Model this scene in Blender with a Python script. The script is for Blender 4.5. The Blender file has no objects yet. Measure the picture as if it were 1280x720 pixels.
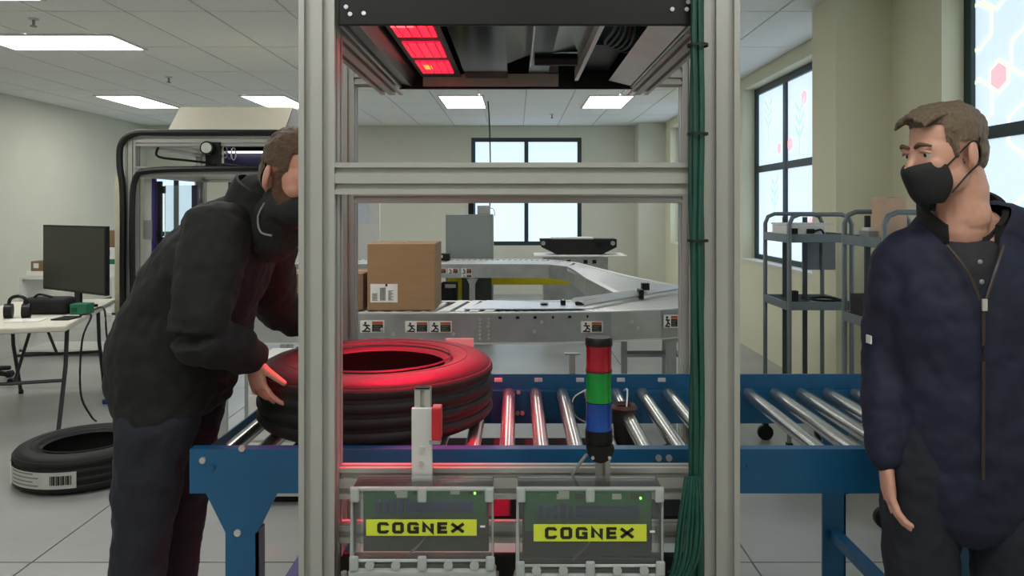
import bpy, bmesh, math, random
from mathutils import Vector, Matrix, noise
random.seed(7)
PI = math.pi
SC = bpy.context.scene
C = SC.collection

# ------------------------------------------------------------------ camera, world, exposure
cam_d = bpy.data.cameras.new('camera')
cam = bpy.data.objects.new('camera', cam_d)
C.objects.link(cam)
cam.location = (0, 0, 1.5)
cam.rotation_euler = (PI / 2, 0, 0)
cam_d.sensor_width = 36
cam_d.lens = 930 / 1280 * 36
cam_d.shift_x = -5 / 1280
cam_d.shift_y = -100 / 1280
cam_d.clip_start = 0.05
SC.camera = cam
SC.view_settings.view_transform = 'Standard'
SC.view_settings.look = 'None'
SC.view_settings.gamma = 1
SC.view_settings.use_curve_mapping = False
SC.view_settings.exposure = 0.72
world = bpy.data.worlds.new('world')
SC.world = world
world.use_nodes = True
world.node_tree.nodes['Background'].inputs[0].default_value = (0.75, 0.86, 1, 1)
world.node_tree.nodes['Background'].inputs[1].default_value = 0.8

PANEL_STRENGTH = 7.5
WINDOW_STRENGTH = 0.54
LED_STRENGTH = 1.9
RED_WATTS = 17.0


def spot_lamp(name, loc, watts, color, size, size_y, spread, rot=(0, 0, 0)):
    d = bpy.data.lights.new(name, 'AREA')
    d.energy = watts; d.color = color; d.shape = 'RECTANGLE'; d.size = size; d.size_y = size_y; d.spread = spread
    o = bpy.data.objects.new(name, d); C.objects.link(o)
    o.location = loc; o.rotation_euler = rot
    return o


# the red strobe of the scanner head: its real light, just under the three LED arrays
spot_lamp('red_strobe', (-0.27, 2.44, 1.955), RED_WATTS, (1, 0.01, 0.05), 0.07, 0.4, math.radians(54), (0, math.radians(4), 0))


# ------------------------------------------------------------------ materials
def lin(h):
    v = [int(h[i:i + 2], 16) / 255 for i in (0, 2, 4)]
    return tuple((c / 12.92 if c <= 0.04045 else ((c + 0.055) / 1.055) ** 2.4) for c in v)


MC = {}


def mat(name, hexc, rough=0.5, metal=0.0, var=0.08, scale=18.0, bump=0.0, bscale=None, stretch=None, spec=None):
    """Principled with a little noise in colour and relief."""
    if name in MC:
        return MC[name]
    m = bpy.data.materials.new(name); m.use_nodes = True
    nt = m.node_tree; b = nt.nodes['Principled BSDF']
    c = lin(hexc)
    tc = nt.nodes.new('ShaderNodeTexCoord')
    src = tc.outputs['Object']
    if stretch:
        mp = nt.nodes.new('ShaderNodeMapping'); mp.inputs['Scale'].default_value = stretch
        nt.links.new(src, mp.inputs['Vector']); src = mp.outputs[0]
    n = nt.nodes.new('ShaderNodeTexNoise'); n.inputs['Scale'].default_value = scale; n.inputs['Detail'].default_value = 4
    nt.links.new(src, n.inputs['Vector'])
    r = nt.nodes.new('ShaderNodeValToRGB')
    r.color_ramp.elements[0].position = 0.3; r.color_ramp.elements[1].position = 0.7
    r.color_ramp.elements[0].color = (*[x * (1 - var) for x in c], 1)
    r.color_ramp.elements[1].color = (*[min(1, x * (1 + var)) for x in c], 1)
    nt.links.new(n.outputs[0], r.inputs[0]); nt.links.new(r.outputs[0], b.inputs['Base Color'])
    b.inputs['Roughness'].default_value = rough; b.inputs['Metallic'].default_value = metal
    if spec is not None:
        b.inputs['Specular IOR Level'].default_value = spec
    if bump:
        n2 = nt.nodes.new('ShaderNodeTexNoise'); n2.inputs['Scale'].default_value = bscale or scale * 2
        nt.links.new(src, n2.inputs['Vector'])
        bp = nt.nodes.new('ShaderNodeBump'); bp.inputs['Strength'].default_value = bump; bp.inputs['Distance'].default_value = 0.01
        nt.links.new(n2.outputs[0], bp.inputs['Height']); nt.links.new(bp.outputs[0], b.inputs['Normal'])
    MC[name] = m
    return m


def emit(name, hexc, strength):
    if name in MC:
        return MC[name]
    m = bpy.data.materials.new(name); m.use_nodes = True
    b = m.node_tree.nodes['Principled BSDF']
    b.inputs['Base Color'].default_value = (*lin(hexc), 1)
    b.inputs['Emission Color'].default_value = (*lin(hexc), 1)
    b.inputs['Emission Strength'].default_value = strength
    b.inputs['Roughness'].default_value = 0.4
    MC[name] = m
    return m


def clear(name, hexc, alpha, rough=0.08, haze=0.12):
    """thin clear plastic: mostly transparent, a clear-coat reflection and a little haze"""
    m = bpy.data.materials.new(name); m.use_nodes = True
    nt = m.node_tree; nt.nodes.clear()
    out = nt.nodes.new('ShaderNodeOutputMaterial')
    tr = nt.nodes.new('ShaderNodeBsdfTransparent'); tr.inputs[0].default_value = (*lin(hexc), 1)
    df = nt.nodes.new('ShaderNodeBsdfDiffuse'); df.inputs[0].default_value = (*lin(hexc), 1)
    gl = nt.nodes.new('ShaderNodeBsdfGlossy'); gl.inputs['Roughness'].default_value = rough
    m1 = nt.nodes.new('ShaderNodeMixShader'); m1.inputs[0].default_value = haze
    m2 = nt.nodes.new('ShaderNodeMixShader')
    fr = nt.nodes.new('ShaderNodeFresnel'); fr.inputs[0].default_value = 1.45
    nt.links.new(tr.outputs[0], m1.inputs[1]); nt.links.new(df.outputs[0], m1.inputs[2])
    nt.links.new(fr.outputs[0], m2.inputs[0]); nt.links.new(m1.outputs[0], m2.inputs[1]); nt.links.new(gl.outputs[0], m2.inputs[2])
    nt.links.new(m2.outputs[0], out.inputs[0])
    MC[name] = m
    return m


WALL = mat('painted_wall', 'cdcebe', 0.85, 0, 0.02, 3, 0.04, 120)
WALL_R = mat('cream_wall', 'dedcc0', 0.85, 0, 0.02, 3, 0.04, 120)
TILE = mat('ceiling_tile', 'edeeea', 0.9, 0, 0.03, 60, 0.25, 220)
GRID = mat('ceiling_grid', 'cfd0cc', 0.7)
CONC = mat('polished_concrete', '9c9e9b', 0.32, 0, 0.14, 1.3, 0.03, 60)
JOINT = mat('concrete_joint', '6b6c69', 0.8)
ALU = mat('anodised_aluminium', 'abaca6', 0.42, 0.3, 0.03, 8)
ALUD = mat('slot_aluminium', '8d8b84', 0.5, 0.3)
STEEL = mat('roller_steel', 'c4c4bf', 0.22, 0.9, 0.05, 30, 0, None, (1, 1, 1))
ROLG = mat('zinc_roller', 'd9dad8', 0.38, 0.55, 0.04, 30)
GALV = mat('galvanised_steel', 'b4b7b6', 0.34, 0.75, 0.13, 7)
GALVL = mat('bright_galvanised', 'd6d8d6', 0.4, 0.4, 0.05, 9)
BOLT = mat('bolt_steel', 'd5d5d0', 0.3, 0.7)
BLUE = mat('conveyor_blue', '17577f', 0.38, 0.05, 0.06, 9)
BLACK = mat('satin_black', '0d0e0e', 0.42, 0, 0.1, 20, 0, None, None, .3)
BLACKM = mat('matt_black', '0e0e0f', 0.75, 0, 0.15, 30)
GLOSS = mat('dark_mirror', '1a1c1b', 0.08, 0.6, 0.1, 4)
ACRY = mat('black_acrylic', '090a0a', 0.12, 0, 0.1, 4, 0, None, None, .22)
GREYP = mat('grey_plate', '4c4f4b', 0.12, 0.8, 0.1, 4)
CABG = mat('green_cable', '12463a', 0.5, 0, 0.12, 20)
CABK = mat('black_cable', '0b0c0c', 0.5)
RUBBER = mat('tyre_rubber', '1b1b1a', 0.6, 0, 0.12, 25, 0.1, 90, None, .3)
WHITE = mat('white_plastic', 'dcdcd6', 0.45, 0, 0.03, 10)
PAPER = mat('paper', 'e4e3dd', 0.8, 0, 0.03, 30)
CARD = mat('cardboard', '9c7b57', 0.8, 0, 0.07, 6, 0.06, 90, (1, 1, 4))
CARD2 = mat('dark_cardboard', '80684c', 0.8, 0, 0.07, 6, 0.06, 90, (1, 1, 4))
CARDE = mat('cardboard_edge', 'b49673', 0.85)
YEL = mat('safety_yellow', 'd8c614', 0.5)
LABY = mat('label_yellow', 'cfdc3c', 0.5, 0, 0.02)
INK = mat('label_ink', '1c1d14', 0.6)
PCB = mat('circuit_green', '1a7a43', 0.45, 0, 0.2, 60)
TERM = mat('terminal_blue', '3a4f8e', 0.5)
DARKG = mat('dark_backplate', '3a3b37', 0.6)
BEIGE = mat('beige_sheet', 'c6c2b0', 0.6, 0, 0.02)
GREYC = mat('grey_cabinet', '8b928f', 0.55, 0, 0.03, 5)
FRAME = mat('window_frame', '22373a', 0.45, 0.1)
CARTG = mat('cart_grey', '6d7779', 0.4, 0.2, 0.06, 12)
CARTD = mat('cart_dark', '3b4144', 0.45, 0.2, 0.06, 12)
SKIN = mat('skin', 'c38d78', 0.5, 0, 0.06, 40)
SKIN2 = mat('pale_skin', 'cb9a85', 0.5, 0, 0.06, 40)
LIPS = mat('lip', 'a4645a', 0.5)
HAIR = mat('brown_hair', '5a4733', 0.6, 0, 0.35, 60, 0.6, 140, (1, 1, 4))
HAIR2 = mat('light_brown_hair', '6e5f4c', 0.6, 0, 0.35, 60, 0.6, 140, (4, 4, 1))
BEARD = mat('beard_hair', '50331f', 0.7, 0, 0.3, 90, 0.5, 160)
JACK = mat('black_softshell', '0b0d0c', 0.8, 0, 0.2, 9, 0.35, 14)
NAVY = mat('navy_softshell', '10172f', 0.75, 0, 0.18, 9, 0.3, 14)
COLL = mat('black_fleece', '101112', 0.85, 0, 0.2, 60, 0.3, 150)
JEAN = mat('dark_denim', '171b27', 0.8, 0, 0.2, 20, 0.3, 18)
SHIRT = mat('charcoal_polo', '26272a', 0.85, 0, 0.1, 60)
MASKM = mat('black_face_cloth', '16171a', 0.75, 0, 0.12, 40, 0.15, 60)
GAIT = mat('dark_gaiter', '1b1e1d', 0.85, 0, 0.15, 50, 0.3, 40)
SHOE = mat('shoe_leather', '1a1714', 0.5)
EYEW = mat('eye_white', 'd8d2cc', 0.3)
IRIS = mat('iris', '2d211a', 0.2)
BROW = mat('eyebrow', '5a4837', 0.8)
REDP = mat('red_plastic', 'b4202c', 0.35)
REDL = mat('red_lens', '8c0b20', 0.2, 0, 0.12, 14)
GRNL = mat('green_lens', '0f7f30', 0.2, 0, 0.12, 14)
BLUL = mat('blue_lens', '123f8c', 0.2, 0, 0.12, 14)
TABLE = mat('folding_table_top', 'd3d0c0', 0.55, 0, 0.04, 20)
TEAL = mat('green_box', '1c6b4b', 0.5)
SCREEN = mat('screen_black', '24231a', 0.3, 0, 0.05, 3)
ORANGE = mat('warning_orange', 'b35a34', 0.6)
SHEET = mat('white_sheet', 'dfe9f2', 0.3, 0, 0.02)
TAN = mat('tan_box', 'c9a98e', 0.8)
PANE = emit('window_daylight', 'd4e8fb', WINDOW_STRENGTH)
LITE = emit('light_diffuser', 'fffdfa', PANEL_STRENGTH)
LED = emit('red_led', 'ff0c2a', LED_STRENGTH)
LEDHOT = emit('red_led_hot', 'ff5560', LED_STRENGTH)
LEDORG = emit('orange_led', 'ff5a20', 3.0)
LEDG = emit('green_led', '7cff4a', 3.0)
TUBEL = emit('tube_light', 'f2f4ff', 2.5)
DPINK = emit('decal_pink', 'f0b9c4', 0.6)  # decals glow by themselves in place of daylight coming through them
DYEL = emit('decal_yellow', 'e3efd0', 0.64)
DTEAL = emit('decal_teal', 'b4d3e4', 0.6)
CLEAR = clear('clear_polycarbonate', 'eef2f0', 0.8, 0.08, 0.05)
CLEARE = clear('polycarbonate_rim', 'dfe6e4', 0.6, 0.15, 0.45)


# ------------------------------------------------------------------ mesh helpers
def origin(o):
    v = Vector((0, 0, 0))
    while o is not None:
        v += o.location; o = o.parent
    return v


def thing(name, label, cat, loc=(0, 0, 0), group=None):
    o = bpy.data.objects.new(name, None); C.objects.link(o)
    o.empty_display_size = 0.1
    o.location = loc; o['label'] = label; o['category'] = cat
    if group: o['group'] = group
    return o


def tag(o, label=None, cat=None, group=None, kind=None):
    for k, v in (('label', label), ('category', cat), ('group', group), ('kind', kind)):
        if v: o[k] = v
    return o


def copy_tree(o, parent=None):
    c = o.copy(); C.objects.link(c)
    if parent is not None: c.parent = parent
    for ch in list(o.children): copy_tree(ch, c)
    return c


class MB:
    """collects shapes in world coordinates; build() links them as one mesh object"""
    def __init__(s): s.bm = bmesh.new()

    def box(s, x0, x1, y0, y1, z0, z1, rot=0, piv=None):
        vs = [s.bm.verts.new((x, y, z)) for x in (x0, x1) for y in (y0, y1) for z in (z0, z1)]
        for f in ((0, 1, 3, 2), (4, 6, 7, 5), (0, 4, 5, 1), (2, 3, 7, 6), (0, 2, 6, 4), (1, 5, 7, 3)):
            s.bm.faces.new([vs[i] for i in f])
        if rot:
            p = Vector(piv or ((x0 + x1) / 2, (y0 + y1) / 2, 0))
            bmesh.ops.rotate(s.bm, verts=vs, cent=p, matrix=Matrix.Rotation(rot, 3, 'Z'))
        return s

    def bevbox(s, x0, x1, y0, y1, z0, z1, r=0.005, seg=2, rot=0, piv=None):
        b = bmesh.new()
        bmesh.ops.create_cube(b, size=1)
        for v in b.verts:
            v.co = Vector(((x0 + x1) / 2 + v.co.x * (x1 - x0), (y0 + y1) / 2 + v.co.y * (y1 - y0), (z0 + z1) / 2 + v.co.z * (z1 - z0)))
        bmesh.ops.bevel(b, geom=b.edges[:], offset=r, segments=seg, affect='EDGES', profile=0.5)
        if rot:
            bmesh.ops.rotate(b, verts=b.verts[:], cent=Vector(piv or ((x0 + x1) / 2, (y0 + y1) / 2, 0)), matrix=Matrix.Rotation(rot, 3, 'Z'))
        s.add(b); b.free()
        return s

    def add(s, b):
        mp = {v: s.bm.verts.new(v.co) for v in b.verts}
        for f in b.faces:
            try:
                nf = s.bm.faces.new([mp[v] for v in f.verts]); nf.smooth = f.smooth
            except ValueError: pass

    def rings(s, rs, cap=True, closed=False):
        rv = [[s.bm.verts.new(p) for p in r] for r in rs]
        n = len(rv[0]); m = len(rv)
        for i in range(m if closed else m - 1):
            a, b = rv[i], rv[(i + 1) % m]
            for j in range(n):
                s.bm.faces.new((a[j], a[(j + 1) % n], b[(j + 1) % n], b[j]))
        if cap and not closed:
            s.bm.faces.new(rv[0][::-1]); s.bm.faces.new(rv[-1])
        return s

    def tube(s, pts, r, seg=8, side=(0, 0, 1), smooth=False, ell=None, ends=False, capf=1.0):
        """tube through pts; r number or list; ell: list of second radii"""
        pts = [Vector(p) for p in pts]
        k = len(pts)
        ra = list(r) if isinstance(r, (list, tuple)) else [r] * k
        rb = list(ell) if ell else ra[:]
        if smooth:
            q, qa, qb = [], [], []
            for i in range(k - 1):
                p0, p1, p2, p3 = pts[max(i - 1, 0)], pts[i], pts[i + 1], pts[min(i + 2, k - 1)]
                st = 5
                for t in range(st):
                    u = t / st
                    q.append(0.5 * ((2 * p1) + (p2 - p0) * u + (2 * p0 - 5 * p1 + 4 * p2 - p3) * u * u + (3 * p1 - p0 - 3 * p2 + p3) * u ** 3))
                    qa.append(ra[i] + (ra[i + 1] - ra[i]) * u); qb.append(rb[i] + (rb[i + 1] - rb[i]) * u)
            q.append(pts[-1]); qa.append(ra[-1]); qb.append(rb[-1])
            pts, ra, rb = q, qa, qb; k = len(pts)
        if ends:
            t0 = (pts[0] - pts[1]).normalized(); t1 = (pts[-1] - pts[-2]).normalized()
            pre, post = [], []
            for a in (1.45, 1.1, 0.7, 0.35):
                pre.append((pts[0] + t0 * (capf * min(ra[0], rb[0]) * math.sin(a)), ra[0] * math.cos(a), rb[0] * math.cos(a)))
            for a in (0.35, 0.7, 1.1, 1.45):
                post.append((pts[-1] + t1 * (capf * min(ra[-1], rb[-1]) * math.sin(a)), ra[-1] * math.cos(a), rb[-1] * math.cos(a)))
            pts = [p[0] for p in pre] + pts + [p[0] for p in post]
            ra = [p[1] for p in pre] + ra + [p[1] for p in post]
            rb = [p[2] for p in pre] + rb + [p[2] for p in post]
            k = len(pts)
        ref = Vector(side)
        rs = []
        for i in range(k):
            t = (pts[min(i + 1, k - 1)] - pts[max(i - 1, 0)])
            t = t.normalized() if t.length > 1e-9 else Vector((0, 0, 1))
            a = ref - t * t.dot(ref)
            if a.length < 1e-3:
                a = t.orthogonal()
            a.normalize(); b = t.cross(a)
            rs.append([pts[i] + a * (ra[i] * math.cos(2 * PI * j / seg)) + b * (rb[i] * math.sin(2 * PI * j / seg)) for j in range(seg)])
        return s.rings(rs)

    def cyl(s, p0, p1, r, seg=12, r1=None):
        return s.tube([p0, p1], [r, r if r1 is None else r1], seg, (0.13, 0.31, 0.94))

    def prism(s, poly, axis, a, b):
        """2-D polygon swept along axis: x->(y,z), y->(x,z), z->(x,y)"""
        f = {'x': lambda u, v, w: (w, u, v), 'y': lambda u, v, w: (u, w, v), 'z': lambda u, v, w: (u, v, w)}[axis]
        return s.rings([[f(u, v, a) for u, v in poly], [f(u, v, b) for u, v in poly]])

    def lathe(s, prof, c, seg=32, axis='z'):
        """closed ring profile [(r,h)...] turned about axis through c"""
        rs = []
        for j in range(seg):
            a = 2 * PI * j / seg
            row = []
            for r, h in prof:
                if axis == 'z': row.append((c[0] + r * math.cos(a), c[1] + r * math.sin(a), c[2] + h))
                elif axis == 'y': row.append((c[0] + r * math.cos(a), c[1] + h, c[2] + r * math.sin(a)))
                else: row.append((c[0] + h, c[1] + r * math.cos(a), c[2] + r * math.sin(a)))
            rs.append(row)
        return s.rings(rs, closed=True)

    def ball(s, c, rad, rot=None, seg=16, ring=10):
        b = bmesh.new()
        bmesh.ops.create_uvsphere(b, u_segments=seg, v_segments=ring, radius=1)
        r = rad if isinstance(rad, (tuple, list)) else (rad,) * 3
        for v in b.verts:
            p = Vector((v.co.x * r[0], v.co.y * r[1], v.co.z * r[2]))
            if rot: p = rot @ p
            v.co = p + Vector(c)
        s.add(b); b.free()
        return s

    def xform(s, M):
        for v in s.bm.verts: v.co = M @ v.co
        return s

    def mesh(s, name):
        bmesh.ops.recalc_face_normals(s.bm, faces=s.bm.faces[:])
        me = bpy.data.meshes.new(name); s.bm.to_mesh(me); s.bm.free()
        return me

    def build(s, name, m, parent=None, smooth=False, loc=None, bevel=0):
        o0 = origin(parent) if parent is not None else Vector(loc or (0, 0, 0))
        for v in s.bm.verts: v.co -= o0
        me = s.mesh(name)
        me.materials.append(m)
        o = bpy.data.objects.new(name, me); C.objects.link(o)
        if parent is not None: o.parent = parent
        elif loc: o.location = loc
        if smooth:
            me.polygons.foreach_set('use_smooth', [True] * len(me.polygons))
            try: me.set_sharp_from_angle(angle=math.radians(42))
            except Exception: pass
        if bevel:
            bv = o.modifiers.new('bevel', 'BEVEL'); bv.width = bevel; bv.segments = 2; bv.limit_method = 'ANGLE'
        return o


def slots(w, h, nw, nh, sw=0.011, d=0.011, cu=0.0, cv=0.0):
    """outline of a T-slot extrusion, nw slots on its w faces, nh on its h faces"""
    p = []
    def edge(a, b, n, inward):
        a, b = Vector(a), Vector(b); L = (b - a).length; t = (b - a) / L; i = Vector(inward)
        p.append(a)
        for k in range(n):
            m = a + t * (L * (k + 0.5) / n)
            for q in (m - t * sw / 2, m - t * sw / 2 + i * d, m + t * sw / 2 + i * d, m + t * sw / 2): p.append(q)
    W, H = w / 2, h / 2
    edge((-W, -H), (W, -H), nw, (0, 1)); edge((W, -H), (W, H), nh, (-1, 0))
    edge((W, H), (-W, H), nw, (0, -1)); edge((-W, H), (-W, -H), nh, (1, 0))
    return [(v.x + cu, v.y + cv) for v in p]


def X(px, Y): return (px - 645) * Y / 930
def Z(py, Y): return 1.5 - (py - 260) * Y / 930
def P(px, py, Y): return (X(px, Y), Y, Z(py, Y))


# ------------------------------------------------------------------ the room
CEIL = 2.93
XL, XR, YB, YF = -6.4, 2.5, 12.9, -3.0
fl = MB().box(XL - .1, XR + .4, YF - .1, YB + .1, -0.1, -0.012).build('floor', JOINT)
tag(fl, kind='structure')
xs = [XL, -5.1, -2.05, 1.0, XR + .3]; ys = [YF, 0.1, 3.15, 6.2, 9.25, YB]
for i in range(4):
    for j in range(5):
        g = 0.004
        MB().box(xs[i] + g, xs[i + 1] - g, ys[j] + g, ys[j + 1] - g, -0.012, 0).build('slab', CONC, fl)

ce = MB().box(XL - .1, XR + .4, YF - .1, YB + .1, CEIL + 0.012, CEIL + 0.1).build('ceiling', GRID)
tag(ce, kind='structure')
LIGHTS = []   # x0,x1,y0,y1
for (x, y) in ((-5.35, 9.4), (-3.51, 9.4), (-1.0, 9.4), (0.92, 9.4)): LIGHTS.append((x, x + .59, y, y + 1.19))
for (x, y) in ((-4.5, 6.1), (-4.4, 4.5)): LIGHTS.append((x, x + 1.19, y, y + .59))
for (x, y) in ((-1.6, 6.1), (-1.6, 3.2), (-4.4, 1.8), (0.3, 0.2), (-1.6, 0.2), (-4.4, -1.4), (-1.0, -1.6)): LIGHTS.append((x, x + 1.19, y, y + .59))
me_t = None
ty = YF
nx = 15; tw = (XR - XL) / nx
while ty < YB - 0.05:
    for i in range(nx):
        x0 = XL + i * tw; L = min(1.2, YB - ty)
        o = None
        if me_t is None or L < 1.19:
            b = MB().box(x0 + .009, x0 + tw - .009, ty + .009, ty + L - .009, CEIL - 0.002, CEIL + .012)
            o = b.build('tile', TILE, ce)
            if me_t is None: me_t = (o.data, x0, ty)
        else:
            o = bpy.data.objects.new('tile', me_t[0]); C.objects.link(o); o.parent = ce
            o.location = (x0 - me_t[1], ty - me_t[2], 0)
    ty += 1.2

OUTL = iter(['ceiling light panel over the middle of the silver frame', 'ceiling light panel above the front of the silver frame', 'ceiling light panel left of the camera over open floor', 'ceiling light panel right of and just above the camera', 'ceiling light panel straight above the camera', 'ceiling light panel far behind the camera at left', 'ceiling light panel far behind the camera at right'])
LLAB = ['ceiling light panel of the far row nearest the left wall', 'ceiling light panel above the beige hood machine, far row',
        'square-looking ceiling light panel left of centre, beneath the black scanner head in the photo', 'ceiling light panel right of centre, beneath the black scanner head in the photo',
        'wide ceiling light panel in the upper left, the nearer row', 'ceiling light panel cut off by the top left corner of the photo']
for i, (x0, x1, y0, y1) in enumerate(LIGHTS):
    lab = LLAB[i] if i < len(LLAB) else next(OUTL)
    t = thing('ceiling_light', lab, 'light', ((x0 + x1) / 2, (y0 + y1) / 2, CEIL), 'ceiling light panels' if i < 6 else 'ceiling light panels outside the photo')
    b = MB()
    b.box(x0, x1, y0, y0 + .025, CEIL - .016, CEIL - .0025); b.box(x0, x1, y1 - .025, y1, CEIL - .016, CEIL - .0025)
    b.box(x0, x0 + .025, y0 + .025, y1 - .025, CEIL - .016, CEIL - .0025); b.box(x1 - .025, x1, y0 + .025, y1 - .025, CEIL - .016, CEIL - .0025)
    b.build('frame', GRID, t)
    MB().box(x0 + .025, x1 - .025, y0 + .025, y1 - .025, CEIL - .012, CEIL - .004).build('diffuser', LITE, t)

for (px, py, Y, lab) in ((211, 96, 8.1, 'small sprinkler head on the ceiling left of centre'), (42, 22, 5.6, 'small sprinkler head near the upper left corner'),
                         (690, 142, 11.3, 'small sprinkler head at the far end, between two lit panels')):
    x = X(px, Y)
    t = thing('sprinkler', lab, 'sprinkler', (x, Y, CEIL))
    MB().cyl((x, Y, CEIL - .014), (x, Y, CEIL - .002), .035).build('rose', GRID, t, True)
    MB().cyl((x, Y, CEIL - .06), (x, Y, CEIL - .014), .01).cyl((x, Y, CEIL - .066), (x, Y, CEIL - .06), .024).build('nozzle', ALUD, t, True)

tag(MB().box(XL - .1, XL, YF, YB, 0, CEIL + .02).build('wall_left', WALL), kind='structure')
tag(MB().box(XL, XR + .3, YF - .1, YF, 0, CEIL + .02).build('wall_front', WALL), kind='structure')
# far wall with two window openings
wz0, wz1 = 0.85, 2.72
w1, w2 = (X(589, YB), X(727, YB)), (-5.0, -3.45)
dr0, dr1, drz = -6.36, -5.46, 2.15
b = MB()
for (x0, x1) in ((XL, dr0), (dr1, w2[0]), (w2[1], w1[0]), (w1[1], XR + .3)): b.box(x0, x1, YB, YB + .15, 0, CEIL + .02)
for (x0, x1) in (w1, w2):
    b.box(x0, x1, YB, YB + .15, 0, wz0); b.box(x0, x1, YB, YB + .15, wz1, CEIL + .02)
b.box(dr0, dr1, YB, YB + .15, drz, CEIL + .02)
tag(b.build('wall_back', WALL), kind='structure')


def window(name, ax, fixed, a0, a1, z0, z1, mull, rail, th=.05, dep=.06, out=1):
    """window in a wall; ax 'x' runs along X at Y=fixed, 'y' runs along Y at X=fixed; panes are children"""
    def bx(m, u0, u1, v0, v1, zz0, zz1):
        if ax == 'x': m.box(u0, u1, v0, v1, zz0, zz1)
        else: m.box(v0, v1, u0, u1, zz0, zz1)
    f = MB(); d0, d1 = fixed, fixed + dep * out
    d0, d1 = min(d0, d1), max(d0, d1)
    bx(f, a0, a1, d0, d1, z0, z0 + th); bx(f, a0, a1, d0, d1, z1 - th, z1)
    cuts = [a0] + list(mull) + [a1]
    for i, c in enumerate(cuts):
        l, r = (c, c + th) if i == 0 else ((c - th, c) if i == len(cuts) - 1 else (c - th / 2, c + th / 2))
        bx(f, l, r, d0, d1, z0 + th, z1 - th)
    for zr in rail: bx(f, a0 + th, a1 - th, d0 + .003, d1 - .003, zr - th / 2, zr + th / 2)
    o = tag(f.build(name, FRAME), kind='structure')
    zc = [z0 + th / 2] + list(rail) + [z1 - th / 2]
    for i in range(len(cuts) - 1):
        for j in range(len(zc) - 1):
            m = MB(); bx(m, cuts[i] + .02, cuts[i + 1] - .02, (d0 + d1) / 2 - .004, (d0 + d1) / 2 + .004, zc[j], zc[j + 1])
            m.build('pane', PANE, o)
    return o


window('window_1', 'x', YB + .03, w1[0], w1[1], wz0, wz1, [X(658, YB)], [], .07)
window('window_2', 'x', YB + .03, w2[0], w2[1], wz0, wz1, [-4.2], [], .07)
window('door_1', 'x', YB + .03, dr0, dr1, 0.002, drz, [-5.91], [1.05], .08)
# right wall with three openings
GZ0, GZ1 = 0.93, 2.80
ops = [(1.4, 4.37), (5.5, 8.2), (9.9, 12.05)]
b = MB(); prev = YF
for (a, c) in ops:
    b.box(XR, XR + .3, prev, a, 0, CEIL + .02); b.box(XR, XR + .3, a, c, 0, GZ0); b.box(XR, XR + .3, a, c, GZ1, CEIL + .02)
    prev = c
b.box(XR, XR + .3, prev, YB, 0, CEIL + .02)
wr = tag(b.build('wall_right', WALL_R), kind='structure')
for (a, c) in ops:
    MB().box(XR - .012, XR + .13, a, c, GZ0, GZ0 + .02).build('sill', WHITE, wr)
tag(MB().box(2.13, XR, 4.95, 5.35, 0, CEIL - .004).build('trim_1', WALL_R), kind='structure')
tag(MB().box(2.05, XR, 12.45, YB, 0, CEIL - .004).build('trim_2', WALL), kind='structure')
tag(MB().box(XL, XL + .015, YF, YB, 0, .1).build('baseboard_left', mat('baseboard_grey', '5f6460', 0.6)), kind='structure')
wins = [window('window_3', 'y', XR + .13, 1.4, 4.37, GZ0, GZ1, [2.35, 3.3], [1.92], .07),
        window('window_4', 'y', XR + .13, 5.5, 8.2, GZ0, GZ1, [6.4, 7.3], [1.92], .07),
        window('window_5', 'y', XR + .13, 9.9, 12.05, GZ0, GZ1, [10.6, 11.3], [1.92], .07)]


def hexa(o, y, z, r, m, ring=0):
    xg = XR + .155
    pts = [(y + r * math.cos(PI / 6 + k * PI / 3), z + r * math.sin(PI / 6 + k * PI / 3)) for k in range(6)]
    b = MB()
    if ring:
        q = [(y + (r - ring) * math.cos(PI / 6 + k * PI / 3), z + (r - ring) * math.sin(PI / 6 + k * PI / 3)) for k in range(6)]
        for k in range(6):
            b.prism([pts[k], pts[(k + 1) % 6], q[(k + 1) % 6], q[k]], 'x', xg - .003, xg)
    else:
        b.prism(pts, 'x', xg - .004, xg)
    b.build('decal', m, o)


def stem(o, y, z, h, m):
    xg = XR + .152
    b = MB().box(xg - .003, xg, y - .012, y + .012, z, z + h)
    for k in range(3):
        zz = z + h * (.35 + .25 * k)
        for s in (-1, 1):
            b.prism([(y, zz), (y + s * .10, zz + .10), (y + s * .12, zz + .17), (y + s * .02, zz + .08)], 'x', xg - .003, xg)
    b.build('decal', m, o)


# near window: pink hexagon with yellow honeycomb round it
hy = 2.63 * 930 / 598
hexa(wins[0], hy, 1.5 + 165 * hy / 930, .075, DPINK)
hexa(wins[0], hy, 1.5 + 165 * hy / 930, .1, DYEL, .018)
for dy, dz in ((.19, .32), (-.22, .1), (.18, -.12), (-.2, -.3), (.02, .52), (.0, -.95), (.2, -.75), (-.2, -.8), (-.25, .55)):
    hexa(wins[0], hy + dy, 2.22 + dz, .15, DYEL, .02)
hexa(wins[0], 3.0, 1.4, .1, DPINK); hexa(wins[0], 2.6, 2.4, .1, DPINK)
hexa(wins[1], 6.85, 2.52, .07, DPINK); hexa(wins[1], 6.7, 1.28, .14, DPINK); hexa(wins[1], 7.5, 2.1, .06, DPINK); hexa(wins[1], 7.2, 2.12, .07, DPINK)
stem(wins[1], 6.95, 1.98, .45, DTEAL); stem(wins[1], 7.62, 1.35, .4, DTEAL); stem(wins[1], 7.8, 2.2, .35, DTEAL)
stem(wins[2], 11.6, 1.2, .4, DTEAL); hexa(wins[2], 11.7, 2.2, .1, DPINK)

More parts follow.
